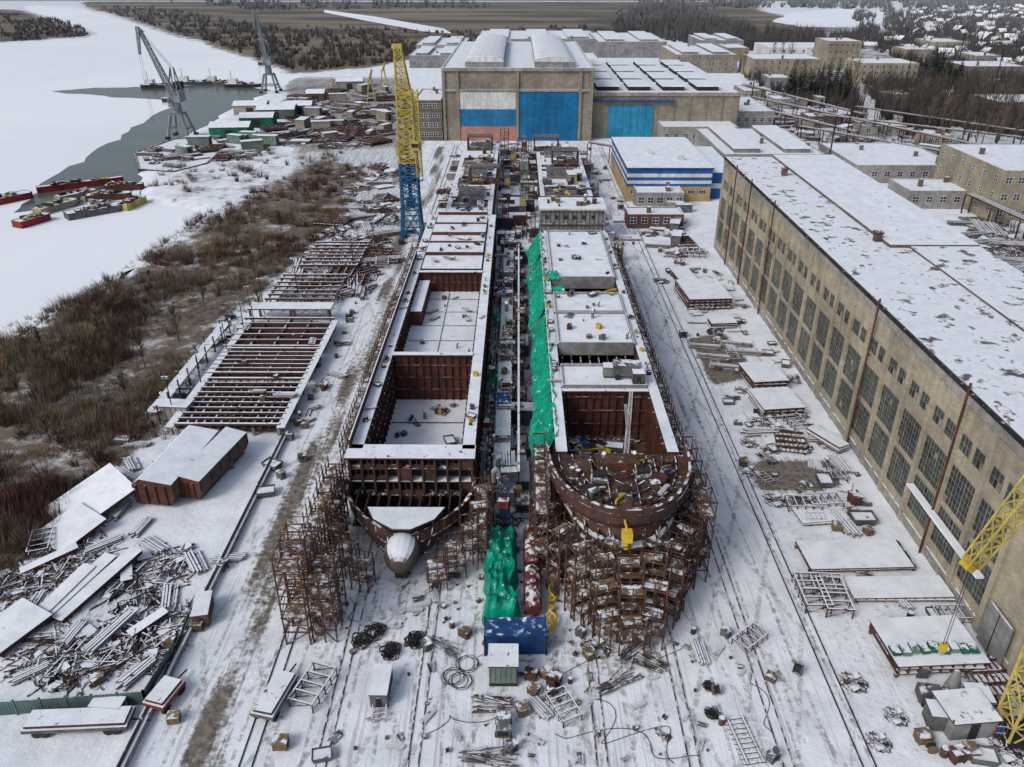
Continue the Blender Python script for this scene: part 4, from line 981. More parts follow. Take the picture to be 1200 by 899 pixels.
# ---------------------------------------------------------------- corridor between the hulls
T('gangway','long raised steel gangway between the two hulls','walkway',[('deck',MB().bx(-2.9,-.9,80,168,4.3,4.5,'steel',top='rust_snow')),('rail',MB().bx(-2.95,-2.9,80,168,5.4,5.46,'steel').bx(-.9,-.85,80,168,5.4,5.46,'steel')),('legs',(lambda b_:([b_.bx(x-.1,x+.1,y,y+.2,0,4.29,'rust') for y in range(81,168,5) for x in (-2.7,-1.1)],b_)[1])(MB()))],org=(-1.9,80,0))
T('pipe_rack','long rusty pipe rack running beside the gangway','pipe bridge',[('pipes',MB().beam((-3.6,80,3.4),(-3.6,168,3.4),.3,.3,'rust').beam((-4.,80,3.3),(-4.,168,3.3),.2,.2,'steel').beam((.2,80,5.4),(.2,168,5.4),.3,.3,'rust_snow')),('posts',(lambda b_:([b_.bx(-4.1,-3.9,y,y+.15,0,3.2,'dark').bx(.12,.28,y,y+.15,0,5.24,'dark') for y in range(81,168,6)],b_)[1])(MB()))],org=(-3.6,80,0))
def tarpstrip(y0,y1):
    rows=[];n=max(6,int((y1-y0)/.3))
    for i in range(n+1):
        y=y0+(y1-y0)*i/n; row=[]
        wn=MN.noise(Vector((y*.11,1.,0))); wn2=MN.noise(Vector((y*.6,2.,4)))
        xo=2.0+1.1*wn+.35*wn2; zo=6.8+1.6*MN.noise(Vector((y*.09,3.,9)))+.5*wn2
        xt=4.7+.35*MN.noise(Vector((y*.5,4.,12)))
        for j in range(15):
            t=j/14; sag=-.7*math.sin(t*math.pi)
            dz=.5*MN.noise(Vector((y*.45,t*3,5.)))+.38*MN.noise(Vector((y*1.5,t*6,6.)))+.16*MN.noise(Vector((y*4,t*12,7.)))
            row.append((xo+(xt-xo)*t,y+.3*MN.noise(Vector((t*4,y*.6,2))),zo+(11.2-zo)*t**.8+sag*(1-t*.5)+dz*(1-.3*t)))
        rows.append(row)
    return MB().grid(rows[::-1],'tarp')
for k,(a,b_) in enumerate(((79,91),(91.1,104),(104.1,117.5),(118.6,131),(131.1,145),(146.5,160))):
    T('tarpaulin','long bright green tarpaulin draped off hull side','tarpaulin',[('sheet',tarpstrip(a,b_))],org=(3,a,0),group='green tarpaulins along the hull')
y=79
while y<172:
    k=RC(['cab_blue','gen','crate','gas','cab_r','scaf6','skip','cab_s','beams2','winch','cab_s','reel','pipes','cab_b']); z=4.5 if k in('skip','crate','gas','gen','winch','beams2','reel','pipes') else 0
    place(k,R(-2.4,-1.0),y,z,RC([0,0,1.57])+R(-.1,.1),R(.7,.95)); y+=R(1.5,3.)
y=80
while y<172:
    k=RC(['cab_s','scaf4','cab_r','gen','skip','beams2','gas','stair','cab_blue','pipes','scaf6']); place(k,R(-.2,.9),y,0,R(-.1,.1)+RC([0,0,1.57]),R(.7,.95)); y+=R(2.,4.)
for i in range(130): place(RC(gear+['coil','stair','pipes','pipes2','scrap2']),R(-4.2,1.0),R(72,172),RC([0,0,4.5]) ,RC([0,1.57])+R(-.3,.3),R(.45,.9))
place('tarp',-3.6,108,3.2,.1,.8,'small green tarpaulin over gear'); place('tarp',-3.2,131,3.6,.3,.7,'small green tarpaulin over gear'); place('tarp_b',-2.2,99,5,.1,.7,'blue tarpaulin over gear'); place('tarp_b',-.8,118,4.6,.1,.7,'blue tarpaulin over gear'); place('tarp_b',-2.,142,4.6,.1,.8,'blue tarpaulin over gear')
for i in range(56): place(RC(gear),R(-23.6,-22),R(80,200),0,R(-.1,.1)+RC([0,1.57,0]),R(.45,.8))
for i in range(50): place(RC(gear),R(21.,22.2),R(66,200),0,R(-.1,.1),R(.45,.8))
# foreground between hulls
n=18; rows=[]
for i in range(n+1):
    row=[]
    for j in range(37):
        x=(i/n-.5)*4.2; y=j/36*13.5; e=min(1,min(i,n-i)/2.2,(j+.5)/2,(36-j+.5)/2)
        z=(2.7+.8*MN.noise(Vector((x*.5,y*.35,2)))+.5*MN.noise(Vector((x*1.3,y*1.1,5)))+.22*MN.noise(Vector((x*3,y*3,8))))*e; wd=.82+.3*MN.noise(Vector((y*.4,i>9,0))); row.append((x*wd+.3*MN.noise(Vector((y*.3,0,0))),y,max(.03,z)))
    rows.append(row)
T('tarpaulin','large bright green tarpaulin tent covering cargo near blue container','tarpaulin',[('sheet',MB().grid(rows,'tarp'))],loc=(-1.7,60.2,0))
def container(mat):
    b_=MB().bx(-3,3,-1.22,1.22,.1,2.6,mat)
    for i in range(24): b_.bx(-2.95+i*.25,-2.85+i*.25,-1.27,-1.221,.2,2.5,mat)
    d=MB().bx(3.003,3.06,-1.15,-.02,.15,2.5,mat).bx(3.003,3.06,.02,1.15,.15,2.5,mat)
    fr=MB()
    for x in (-3,3):
        for y in (-1.22,1.22): fr.bx(x-.09,x+.09,y-.09,y+.09,0,2.68,'dark')
    return [('body',b_),('door',d),('frame',fr)]
T('shipping_container','blue ribbed steel container standing in front of green tarpaulin','container',container('blue'),loc=(-.1,57.6,0),rz=.03)
T('blue_hoist','dark blue steel hoist column between the hulls','hoist',[('column',MB().lattice((0,0,0),(0,0,7),1.2,1.0,5,'blue_dark',.14)),('cabin',MB().bx(-.6,.6,-.6,.6,2.4,4.6,'blue_dark'))],loc=(-1.4,75.6,0))
for y in (61.4,68.3):
    b_=MB().cyl((0,0,1.35),(0,5.6,1.35),.95,'tank',20); 
    b_.cyl((0,-.35,1.35),(0,0,1.35),.6,'tank',20,.95); b_.cyl((0,5.6,1.35),(0,5.95,1.35),.95,'tank',20,.6)
    T('storage_tank','dark red horizontal cylinder tank on saddles','tank',[('shell',b_),('saddle',MB().bx(-.7,.7,.9,1.2,0,.6,'dark').bx(-.7,.7,4.3,4.6,0,.6,'dark')),('manhole',MB().cyl((0,2.8,2.25),(0,2.8,2.55),.3,'rust',10))],loc=(1.7,y,0),group='red tanks between the hulls')
for (x,y) in ((3.3,60),(3.5,62),(3.4,58.5),(3.1,57.5)): wig((x,y),(x+.3,y+4),12,.5,'yellow',.14,'ventilation_hose','yellow hose draped beside the blue container',.6)
# ---------------------------------------------------------------- far part of slipway : further hulls under construction
def zone(kinds,x0,x1,y0,y1,n,sc0=.8,sc1=1.2,rzs=(0,1.57),j=.08,z=0):
    for _ in range(n): place(RC(kinds),R(x0,x1),R(y0,y1),z,RC(rzs)+R(-j,j),R(sc0,sc1))
def hull2(x0,x1,y0,y1,zt,cuts,label):
    sh=MB(); dk=[]
    for a,b_ in ((x0,x0+1.2),(x1-1.2,x1)): sh.bx(a,b_,y0,y1,1,zt,'rust_bare',top='rust_snow')
    sh.bx(x0+1.21,x1-1.21,y0+.3,y1,1,zt-3,'rust_bare',top='deck_snow'); sh.bx(x0,x1,y0-.2,y0-.002,1.,zt,'rust_bare',top='rust_snow')
    y=y0+1
    for (L,kind) in cuts:
        if kind=='deck': d=MB().bx(x0+1.22,x1-1.22,y,y+L-.5,zt-1,zt+.2,'rust',top='deck_snow')
        elif kind=='hatch':
            d=MB().bx(x0+2.4,x1-2.4,y,y+L-.5,zt-1,zt+1.,'grey',top='deck_snow').bx(x0+1.23,x0+2.39,y,y+L-.5,zt-1,zt+.1,'rust',top='rust_snow').bx(x1-2.39,x1-1.23,y,y+L-.5,zt-1,zt+.1,'rust',top='rust_snow')
            for k in range(int(L)): d.bx(x0+2.4,x1-2.4,y+k,y+k+.12,zt+1.002,zt+1.25,'steel')
        else: 
            d=MB(); 
            for k in range(int(L/1.3)): d.bx(x0+1.24,x1-1.24,y+k*1.3,y+k*1.3+.2,zt-2.9,zt-.1,'rust',top='rust_snow')
        dk.append(('deck_section',d)); y+=L
    T('ship_hull',label,'ship',[('shell_plating',sh)]+dk,org=((x0+x1)/2,y0,0))
hull2(-17.5,-6.2,181,272,7,((9,'deck'),(7,'open'),(10,'hatch'),(5,'deck'),(8,'open'),(9,'hatch'),(6,'deck'),(10,'open'),(12,'deck'),(8,'hatch'),(5,'open')),'partly decked rusty hull under snow before the hall')
hull2(5.8,19.5,206,272,6,((8,'open'),(9,'deck'),(10,'hatch'),(7,'open'),(10,'deck'),(9,'hatch'),(8,'open'),(4,'deck')),'partly decked rusty hull behind the deckhouse')
zone(small+['beams2','plates2','cab_s','gen','pipes','scrap2'],-16,-7.5,183,270,60,.5,1.,z=7.2)
zone(small+['beams2','plates2','cab_b','gen','pipes','scrap2','cab_s'],7,18.5,208,270,56,.5,1.,z=6.2)
zone(['gen','crate','gas','cab_blue','scrap2','skip','scaf6','beams2','cab_s','winch','cab_r','reel','scaf8','pipes'],-5,5,172,285,120,.7,1.15)
zone(['beams2','plates','scrap2','crate','pipes2','gas'],-18,20,273,302,60,.6,1.)
zone(['beams','plates','scrap','cab_b','beams2','crate','panel'],-22,-19,185,290,26,.6,.9)
zone(['cab_b','beams','plates','scrap','cab_w','crate','scaf6','beams2'],20.8,22.5,160,290,30,.6,.85)
zone(['box_g','crate','scrap2','beams2','drum','plates2'],25,29,180,300,14)
for i in range(10): 
    y=R(185,270); x=RC([R(-16,-8),R(7,18)]); wig((x,y),(x+R(-4,4),y+R(-4,4)),8,.6,RC(['yellow','yellow_pale']),.22,'ventilation_hose','yellow hose lying on far hull deck',7.6)
for (x,y,zz) in ((-9,214,7.2),(14,240,6.2),(9,260,6.2),(-12,256,7.2)): T('hull_ring_frame','tall rusty ring frame section standing on hull','ship section',[('frame',(lambda m_:([m_.bx(-4,4,k*1.5-.1,k*1.5+.1,0,.6,'rust') and m_.bx(-4,-3.6,k*1.5-.1,k*1.5+.1,.6,4,'rust') and m_.bx(3.6,4,k*1.5-.1,k*1.5+.1,.6,4,'rust') and m_.bx(-4,4,k*1.5-.1,k*1.5+.1,4.01,4.4,'rust_snow') for k in range(4)],m_)[1])(MB()))],loc=(x,y,zz),group='ring frames on the far hulls')
dh=MB().bx(-7.6,7.6,0,9,.6,8.,'grey',top='snow'); 
for i in range(15): dh.bx(-7.4+i*1.04,-7.3+i*1.04,-.12,-.002,.7,7.9,'brown_deck')
dh.bx(-7.7,7.7,-.5,-.003,4.4,4.6,'wood'); dh.bx(-7.7,7.7,-.5,-.003,2.4,2.55,'wood')
T('deckhouse_block','grey two storey ship deckhouse waiting on the slipway','ship section',[('walls',dh),('roof_deck',MB().bx(-8,8,-.8,9.6,8.003,8.4,'white',top='deck_snow'))]+[('window',(lambda q:(q.bx(-6.5+i*2.2,-5.6+i*2.2,-.06,-.004,5.6,6.6,'glass'),q)[1])(MB())) for i in range(6)],loc=(13,186,0))
zone(small,7,19,187,194,10,.7,1.1,z=8.42)
pl=MB()
for i in range(18): pl.bx(-7+i*.8,-6.4+i*.8,0,12,2.2,2.6+R(0,.3),'rust_snow')
for x in (-6.8,0,6.8):
    for y in (.5,6,11.5): pl.bx(x-.2,x+.2,y-.2,y+.2,0,2.19,'wood')
T('steel_rack','long row of stacked rusty girders before the deckhouse','steel stack',[('girders',pl)],loc=(13,168,2))
T('green_gantry','pale green machinery tower on the slipway','machine',[('column',MB().lattice((0,0,0),(0,0,9),2,1.6,5,'cabin_green',.2)),('cabin',MB().bx(-1.2,1.2,-1.2,1.2,6,8.6,'cabin_green'))],loc=(1.8,236,0))
for (x,y) in ((-1.5,258),(2.,276),(-3,226),(1.2,205)): T('hoist_tower','yellow and grey hoist tower among slipway gear','hoist',[('column',MB().lattice((0,0,0),(0,0,8),1.6,1.2,6,'cr_grey',.16)),('cabin',MB().bx(-.8,.8,-.8,.8,4,5.6,'yellow_pale'))],loc=(x,y,0),group='hoist towers on the slipway')
# ---------------------------------------------------------------- rails
def track(x,y0,y1,gauge=1.5,mat='rust'):
    b_=MB(); 
    for s_ in (-gauge/2,gauge/2): b_.bx(x+s_-.05,x+s_+.05,y0,y1,.02,.1,mat)
    T('rail_track','dark steel rails half buried in packed snow','rails',[('rails',b_)],org=(x,y0,0),group='slipway and crane rails')
for x in (-16.5,-8.7,7.3,15.1): track(x,20,78,.9)
track(-22.8,20,300,1.1,'dark'); track(29.8,20,300,1.1,'dark'); track(23.,20,300,.9)
b_=MB().bx(-33.5,-32.7,40,96,0,.7,'concrete',top='rust_snow').bx(-33.2,-33.0,40,96,.7,.9,'dark')
T('crane_rail_beam','low snowy concrete beam carrying a crane rail','rail beam',[('beam',b_)],org=(-33,40,0))
# ---------------------------------------------------------------- left yard
def gridbed(x0,x1,y0,y1,z,nx_,ny_,mat,fl=None):
    b_=MB(); p=MB()
    for i in range(nx_+1):
        x=x0+(x1-x0)*i/nx_; b_.beam((x,y0-.2,z+.22),(x,y1+.2,z+.22),.22,.42,mat)
    for j in range(ny_+1): 
        y=y0+(y1-y0)*j/ny_; b_.beam((x0-.3,y,z+.62),(x1+.3,y,z+.62),.42 if j in (0,ny_) else .24,.36,'rust_snow')
    for i in range(0,nx_+1,3):
        for j in range(0,ny_+1,3): x=x0+(x1-x0)*i/nx_; y=y0+(y1-y0)*j/ny_; p.bx(x-.2,x+.2,y-.2,y+.2,0,z-.003,'concrete')
    q=[('grid',b_),('posts',p)]
    if fl:
        f=MB().bx(x0,x1,y0,y1,z-.3,z-.05,'rust',top=fl)
        q.append(('floor',f))
    return q
for (x0,x1,y0,y1,n1_,n2_,fl_,mt) in ((-48.5,-34,97,111,12,9,'dark','rust'),(-49.5,-34,113,122,5,6,'rust_bare','rust'),(-50,-34,123,135,4,5,'rust_bare','rust'),(-49,-36,140,158,6,8,None,'rust'),(-47,-35,164,180,6,7,None,'rust_snow')):
    T('assembly_bed','rusty steel grid assembly bed with snow on beams','platform',gridbed(x0,x1,y0,y1,1.2,n1_,n2_,mt,fl_),org=((x0+x1)/2,y0,0),group='steel assembly beds')
for x in (-33.4,-49.2): T('side_catwalk','snowy plank walkway along edge of assembly bed','walkway',[('deck',MB().bx(x-.6,x+.6,96,134,1.7,1.85,'wood',top='deck_snow')),('posts',(lambda b_:([b_.bx(x-.06,x+.06,y,y+.12,0,1.69,'dark') for y in range(97,134,4)],b_)[1])(MB()))],org=(x,96,0),group='walkways of the assembly beds')
T('yard_canopy','flat white snow covered canopy behind assembly bed','canopy',[('roof',MB().bx(-50,-34.5,136,139.4,3,3.25,'deck_snow')),('posts',MB().bx(-49.8,-49.5,136.2,136.5,0,2.99,'rust').bx(-34.9,-34.6,136.2,136.5,0,2.99,'rust').bx(-42.2,-41.9,136.2,136.5,0,2.99,'rust'))],org=(-42,136,0))
T('catwalk','narrow snowy catwalk with rusty posts','walkway',[('deck',MB().bx(-54,-52.2,100,132,1.8,2,'rust',top='rust_snow')),('posts',(lambda b_:([b_.bx(-54,-53.85,y,y+.15,0,3.1,'dark').bx(-52.4,-52.2,y,y+.15,0,3.1,'dark') for y in range(100,133,4)],b_)[1])(MB()))],org=(-53,100,0))
for i,(a,b_) in enumerate(((300,392),(288,398),(310,368),(296,378),(268,420),(238,460),(205,492),(400,345),(415,320),(440,300),(350,352))): pp('mast',a,b_)
zone(['beams2','drum','crate'],-49,-35,98,135,9,.5,.8,z=2.)
zone(small+['beams2','pipes'],-32.2,-30.6,95,180,36,.45,.8)
zone(small+['beams2','scrap2'],-56,-51.5,92,140,30,.5,.9)
def tilt(name,label,cat,px_,py_,w_,l_,rz,ang,z,mat='deck_snow',n=5,axis='x'):
    x,y=P(px_,py_); b_=MB().bx(-w_/2,w_/2,-l_/2,l_/2,0,.14,'rust',top=mat); f=MB()
    for i in range(n): u=-w_/2+.1+(w_-.2)*i/(n-1); f.bx(u-.06,u+.06,-l_/2+.1,l_/2-.1,-.35,-.003,'rust')
    for v_ in (-.4,0,.4): f.bx(-w_/2,w_/2,l_*v_-.07,l_*v_+.07,-.7,-.36,'dark')
    r=T(name,label,cat,[('sheet',b_),('ribs',f)],loc=(x,y,z)); r.rotation_euler=(ang if axis=='x' else 0,ang if axis=='y' else 0,rz); return r
def section(px_,py_,w_,l_,h_,rz,lab):
    x,y=P(px_,py_); b_=MB(); hw=w_/2
    pr=[(-hw,.5),(hw*.75,.5),(hw,1.6),(hw,h_),(-hw*.6,h_+.5),(-hw,h_-.4)]
    b_.grid([[(p[0],l_/2,p[1]) for p in pr+pr[:1]],[(p[0],-l_/2,p[1]) for p in pr+pr[:1]]][::-1],'deck_snow')
    b_.add([(p[0],-l_/2,p[1]) for p in pr],[tuple(range(6))],'rust_bare'); b_.add([(p[0],l_/2,p[1]) for p in pr],[tuple(range(5,-1,-1))],'rust_bare')
    f=MB()
    for i in range(6): yy=-l_/2+.3+i*(l_-.6)/5; f.bx(-hw-.2,-hw-.002,yy-.06,yy+.06,.6,h_-.4,'rust'); f.bx(hw+.002,hw+.15,yy-.06,yy+.06,1.7,h_-.2,'rust')
    for i in range(4): u=-hw+.5+i*(w_-1.4)/3; f.bx(u-.06,u+.06,-l_/2-.2,-l_/2-.002,.6,h_-.3,'rust')
    return T('hull_section','%s'%lab,'ship section',[('plating',b_),('ribs',f),('support',MB().bx(-hw+.3,-hw+.8,-l_/2+.5,l_/2-.5,0,.49,'wood').bx(hw*.4,hw*.4+.5,-l_/2+.5,l_/2-.5,0,.49,'wood'))],loc=(x,y,0),rz=rz)
section(214,560,5.2,13,3.6,-.12,'rusty curved hull section capped with thick snow'); section(252,556,3.8,12,3.2,-.2,'rusty narrow hull section capped with snow')
tilt('snowy_plate','large tilted steel sheet under unbroken snow','steel sheet',110,595,8,9,-.75,.28,1.4); tilt('snowy_plate','tilted ribbed sheet under snow beside brush','steel sheet',85,625,6,6,-.6,.2,.9)
for (a,b_,l_,rz) in ((72,705,9,-.3),(92,695,10,-.35),(118,690,11,-.4)): tilt('snowy_plate','long narrow panel capped with snow lying on scrap','steel sheet',a,b_,1.7,l_,rz,.08,.9)
tilt('snowy_plate','broad snow covered slab at edge of scrap','steel sheet',15,742,5,6,-.5,.06,.9)
for (a,b_,l_,rz) in ((60,660,6,-.9),(150,668,5,.4),(175,735,4,-.7)): tilt('snowy_plate','short snow capped panel resting on scrap','steel sheet',a,b_,1.2,l_,rz,.1,.7)
for (a,b_,k) in ((60,765,'scrap3'),(105,772,'scrap3'),(150,758,'scrap3'),(188,735,'scrap3'),(60,670,'scrap3'),(95,650,'scrap3'),(180,640,'beams2'),(165,620,'beams2'),(230,660,'beams2'),(185,775,'scrap2'),(150,560,'beams'),(155,545,'beams2'),(120,640,'beams2'),(20,690,'scrap3'),(70,795,'scrap2'),(215,650,'scrap2'),(175,680,'scrap3'),(140,600,'beams2'),(165,700,'pipes2'),(130,745,'beams'),(50,640,'frame'),(160,790,'beams2'),(200,700,'beams2'),(40,720,'beams'),(140,725,'scrap2'),(85,745,'beams2'),(115,800,'crate'),(200,755,'crate'),(35,790,'beams2')): pp(k,a,b_,R(0,3),R(.75,1.))
def fence(p0,p1,h_=1.8):
    a=P(*p0);b_=P(*p1); q=MB();po=MB(); L=math.hypot(b_[0]-a[0],b_[1]-a[1]); n=int(L/2.2)
    q.beam((a[0],a[1],h_/2),(b_[0],b_[1],h_/2),.05,h_-.2,'fence_green')
    for i in range(int(L/.25)): t=i/(L/.25); x=a[0]+(b_[0]-a[0])*t; y=a[1]+(b_[1]-a[1])*t; q.beam((x,y,.12),(x,y,h_-.1),.09,.09,'fence_green')
    for i in range(n+1): t=i/n; x=a[0]+(b_[0]-a[0])*t; y=a[1]+(b_[1]-a[1])*t; po.bx(x-.08,x+.08,y-.08,y+.08,0,h_+.1,'fence_green')
    T('sheet_fence','grey green corrugated metal fence in snow','fence',[('panel',q),('posts',po)],org=(a[0],a[1],0),group='green yard fence')
fence((-40,842),(172,826)); fence((172,826),(207,768)); fence((207,768),(222,730),1.2)
def trailer(px_,py_,L,rz,mat,lab):
    x,y=P(px_,py_); b_=MB().bx(-L/2,L/2,-1.1,1.1,.7,1.1,mat,top='deck_snow').bx(-L/2+.2,L/2-.2,-.9,.9,1.103,1.4,'rust_snow'); wh=MB()
    for i in (-L*.38,-L*.3,L*.3,L*.38):
        for s_ in (-1,1): wh.cyl((i,s_*1.0,.38),(i,s_*.75,.38),.38,'rubber',12)
    T('flat_trailer',lab,'trailer',[('bed',b_),('wheel',wh),('tow_bar',MB().beam((L/2,0,.8),(L/2+1.6,0,.5),.12,.12,'dark'))],loc=(x,y,0),rz=rz)
trailer(96,852,9,.06,'steel','flat wagon loaded with snowy rusty steel'); trailer(195,820,3.2,1.3,'red','small red trailer covered with snow')
trailer(324,822,5,1.35,'steel','snow covered flat sled on the yard')
pp('cab_r',240,722,.2,.62,'small rust brown cabin by the rail beam'); pp('cab_b',207,490,1.5,.9,'small cabin with snowy roof near bank'); pp('cab_b',130,835,1.5,.5)
pp('frame',368,810,-.3,1.); pp('cab_s',448,812,.0,.62,'dented grey shed on skids under snow'); pp('frame',445,835,.1,.5); pp('crate',330,875,0,1); pp('skip',378,888,.2,.6); pp('crate',232,737,0,1.)
for a,b_ in ((425,752),(458,765),(487,752),(440,742)): pp('tangle',a,b_,R(0,3),1.)
for a,b_ in ((532,795),(548,780),(540,800),(660,700)): pp('coil',a,b_,R(0,3),1.1)
pp('bulk',590,792,0,1.05); pp('gen',590,855,0,.7); pp('pipes',575,830,1.45,1.); pp('pipes2',572,892,1.5,.9); pp('pipes2',725,802,2.2,.8); pp('pipes',710,808,2.0,.6)
for a,b_,k in ((622,795,'box_ru'),(640,792,'crate'),(650,800,'box_ru'),(668,800,'drum'),(625,812,'crate'),(645,812,'box_ru'),(632,830,'beams2'),(660,832,'frame'),(612,835,'crate'),(830,805,'tangle'),(835,838,'tangle'),(838,812,'reel'),(845,848,'drum'),(903,797,'crate'),(934,788,'reel'),(850,745,'box_g'),(878,752,'frame'),(820,765,'beams2'),(812,742,'drum'),(520,760,'pipes2'),(760,780,'pipes'),(500,760,'box_g'),(680,745,'box_g'),(700,760,'scrap2'),(740,765,'pipes2'),(690,770,'crate'),(375,742,'crate'),(600,880,'box_g'),(905,890,'box_g'),(530,735,'drum'),(545,745,'crate')):
    pp(k,a,b_,R(0,3),R(.55,.8) if k in('beams2','frame','tangle','scrap2','bulk') else R(.7,1.))
for a,b_ in sample([(400,720),(860,740),(900,890),(380,890)],100): pp(RC(['drum','crate','reel','pipes','beams2','pipes']),a,b_,R(0,3),R(.18,.42))
for a,b_ in sample([(390,640),(640,640),(630,740),(390,740)],50): pp(RC(['drum','crate','pipes','beams2']),a,b_,R(0,3),R(.25,.5))
for a,b_ in ((270,548),(312,580),(268,655),(330,560),(320,548),(205,845),(350,498),(340,515),(262,667),(380,455),(372,430),(395,440),(355,540),(360,480)): pp(RC(['crate','box_g','skip','beams2']),a,b_,R(0,3),.85)
x,y=P(872,868); b_=MB()
for s_ in (-.7,.7): b_.bx(s_-.08,s_+.08,-2.4,2.4,.13,.28,'rust_snow')
for i in range(10): b_.bx(-1,1,-2.3+i*.5,-2.1+i*.5,0,.12,'rust_snow')
T('track_panel','loose rusty track panel lying in snow','rails',[('panel',b_)],loc=(x,y,0),rz=.15)
for (p,q,a) in (((650,860),(820,885),1.5),((700,820),(790,895),2.5),((560,770),(640,760),1.),((600,820),(500,860),1.2),((655,790),(800,760),1.8),((410,700),(430,760),.8),((880,790),(905,860),.8)):
    wig(P(*p),P(*q),22,a,'rubber',.03,'power_cable','thin black cable trailing across trampled snow',.04)
# ---------------------------------------------------------------- right yard
def stackpx(px_,py_,w_,l_,h_,rz,lab,layers=3,mat='rust_bare'):
    x,y=P(px_,py_); b_=MB(); s_=MB()
    for i in range(layers):
        z=.4+i*h_/layers; b_.box(R(-.2,.2),R(-.2,.2),z,w_*R(.9,1),l_*R(.9,1),.12,mat,R(-.03,.03),top='deck_snow' if i==layers-1 else 'rust_snow')
        k=int(w_/1.1)
        if i<layers-1:
            for j in range(k+1): u=-w_/2+.3+(w_-.6)*j/k; s_.bx(u-.05,u+.05,-l_/2+.25,l_/2-.25,z+.13,z+h_/layers-.01,'rust')
    for u in (-w_/2+.4,w_/2-.4):
        for v_ in (-l_/2+.5,l_/2-.5): s_.bx(u-.15,u+.15,v_-.15,v_+.15,0,.39,'wood')
    T('panel_stack',lab,'ship section',[('plates',b_),('ribs',s_)],loc=(x,y,0),rz=rz,group='stacked ship panels beside brick workshop')
stackpx(822,352,9,11,2.6,.08,'stacked rusty ship panels topped with snow',4); stackpx(800,330,4,8,2,.1,'narrow stack of rusty panels with snow')
stackpx(845,383,5,3,1.2,.05,'low stack of snowy panels'); stackpx(892,447,6,7,2.,.1,'stack of ribbed panels topped with snow'); stackpx(908,478,6.4,7,2.,.1,'stack of ribbed panels topped with snow')
stackpx(1000,655,12.5,5.2,.7,.04,'wide low steel slab under smooth snow',2); stackpx(1052,695,11,3.6,.5,.03,'low ribbed slab beside brick wall',2); stackpx(1082,765,9,6.5,1.8,.05,'thick panel stack with green primed parts',3)
stackpx(968,520,2,6,1.1,.5,'narrow steel channel pieces stack')
for i,(a,b_) in enumerate(((825,408),(835,420),(850,432),(862,405),(875,415))): pp('beams',a,b_,1.4+R(-.15,.1),.85)
for a,b_,k,s_ in ((905,515,'plates2',1.),(890,508,'beams2',1.2),(925,520,'panel',.8),(945,515,'beams2',1.),(940,595,'frame',.9),(965,592,'frame',.9),(985,600,'beams2',.9),(1000,590,'box_ru',1.2),(960,605,'plates2',1.2),(1010,612,'skip',1.),(990,615,'beams2',1.1),(950,700,'frame',1.1),(975,705,'frame',1.1),(962,690,'frame',1.),(985,545,'beams2',1.),(975,555,'pipes2',1.),(1140,830,'bulk',.8),(1110,850,'cab_s',.7),(1090,822,'gen',.8),(1165,800,'panel',.8),(1150,790,'scrap',.7),(1000,800,'scrap2',.6),(1140,845,'box_r',1.),(1165,860,'gas',1.1),(1105,885,'drum',1.1),(1120,890,'box_ru',1.),(1090,880,'reel',.8),(1135,885,'crate',1.),(1150,890,'skip',.8),(1080,868,'crate',1.),(1175,830,'crate',1.),(870,545,'crate',1.),(880,555,'scrap2',.6),(1065,725,'drum',1),(1078,790,'box_g',1.),(878,520,'scrap2',.6),(800,395,'box_g',1),(775,330,'scrap2',.8),(790,300,'scrap',.9),(770,290,'beams',.9),(800,285,'panel',.9),(760,275,'scrap2',1),(812,300,'frame',1.2),(1180,880,'scrap2',.7)):
    pp(k,a,b_,R(-.2,.2)+RC([0,1.57]),s_)
for a,b_ in ((1030,870),(1050,840)): pp('scrap2',a,b_,0,.5)
gt=MB()
for i in range(9): gt.box(-4+i*.95,R(-.15,.15),0,.75,1.1,R(.3,.5),RC(['green','cabin_green','cabin_green','green','yellow_pale']),R(-.15,.15))
x,y=P(1090,778); T('primed_part_row','row of green primed steel parts on a panel','parts',[('parts',gt)],loc=(x,y,1.9),rz=.05)
x,y=P(1113,812); T('cone_hopper','small grey conical hopper between sheds','hopper',[('cone',MB().cyl((0,0,.8),(0,0,2.8),.7,'grey',14,.25).cyl((0,0,0),(0,0,.8),.7,'grey',14))],loc=(x,y,0))
x,y=P(1085,848); T('tin_shed','small tin roofed shed with snow streaks','shed',[('wall',MB().bx(-2,2,-1.6,1.6,0,2.2,'grey')),('roof',MB().bx(-2.2,2.2,-1.8,1.8,2.203,2.35,'rust_snow')),('door',MB().bx(-.4,.4,-1.66,-1.603,0,1.9,'dark'))],loc=(x+3,y,0),rz=.1)
zone(['scrap2','beams2','crate','plates2','frame','reel','pipes','skip','pipes2'],32,45,60,180,110,.4,.9,j=.4)
# ---------------------------------------------------------------- yards beyond
def zpx(kinds,poly,n,s0,s1):
    for a,b_ in sample(poly,n): pp(RC(kinds),a,b_,R(0,3.1),R(s0,s1))
zpx(['panel','panel2','beams','plates2','scrap','beams3','frame','scrap2','scrap'],[(345,360),(440,345),(490,200),(420,190),(400,250),(340,320)],105,.8,1.3)
zpx(['beams3','plates','panel','scrap3','panel2','cab_b','scrap','beams','frame','pipes2','scrap'],[(345,172),(455,172),(455,100),(400,100),(330,120)],170,.8,1.5)
zpx(['scrap3','beams3','plates2','panel','cab_g','scrap'],[(180,205),(345,170),(330,150),(240,160)],46,.8,1.4)
zpx(['beams3','plates','cab_b','panel2','pipes','scrap3','scrap','beams','frame'],[(870,150),(1190,220),(1190,180),(990,120),(880,110)],130,.9,1.5)
zpx(['pipes','beams3','plates2','scrap3','pipes2'],[(1130,270),(1200,330),(1200,270),(1130,250)],50,.8,1.3)
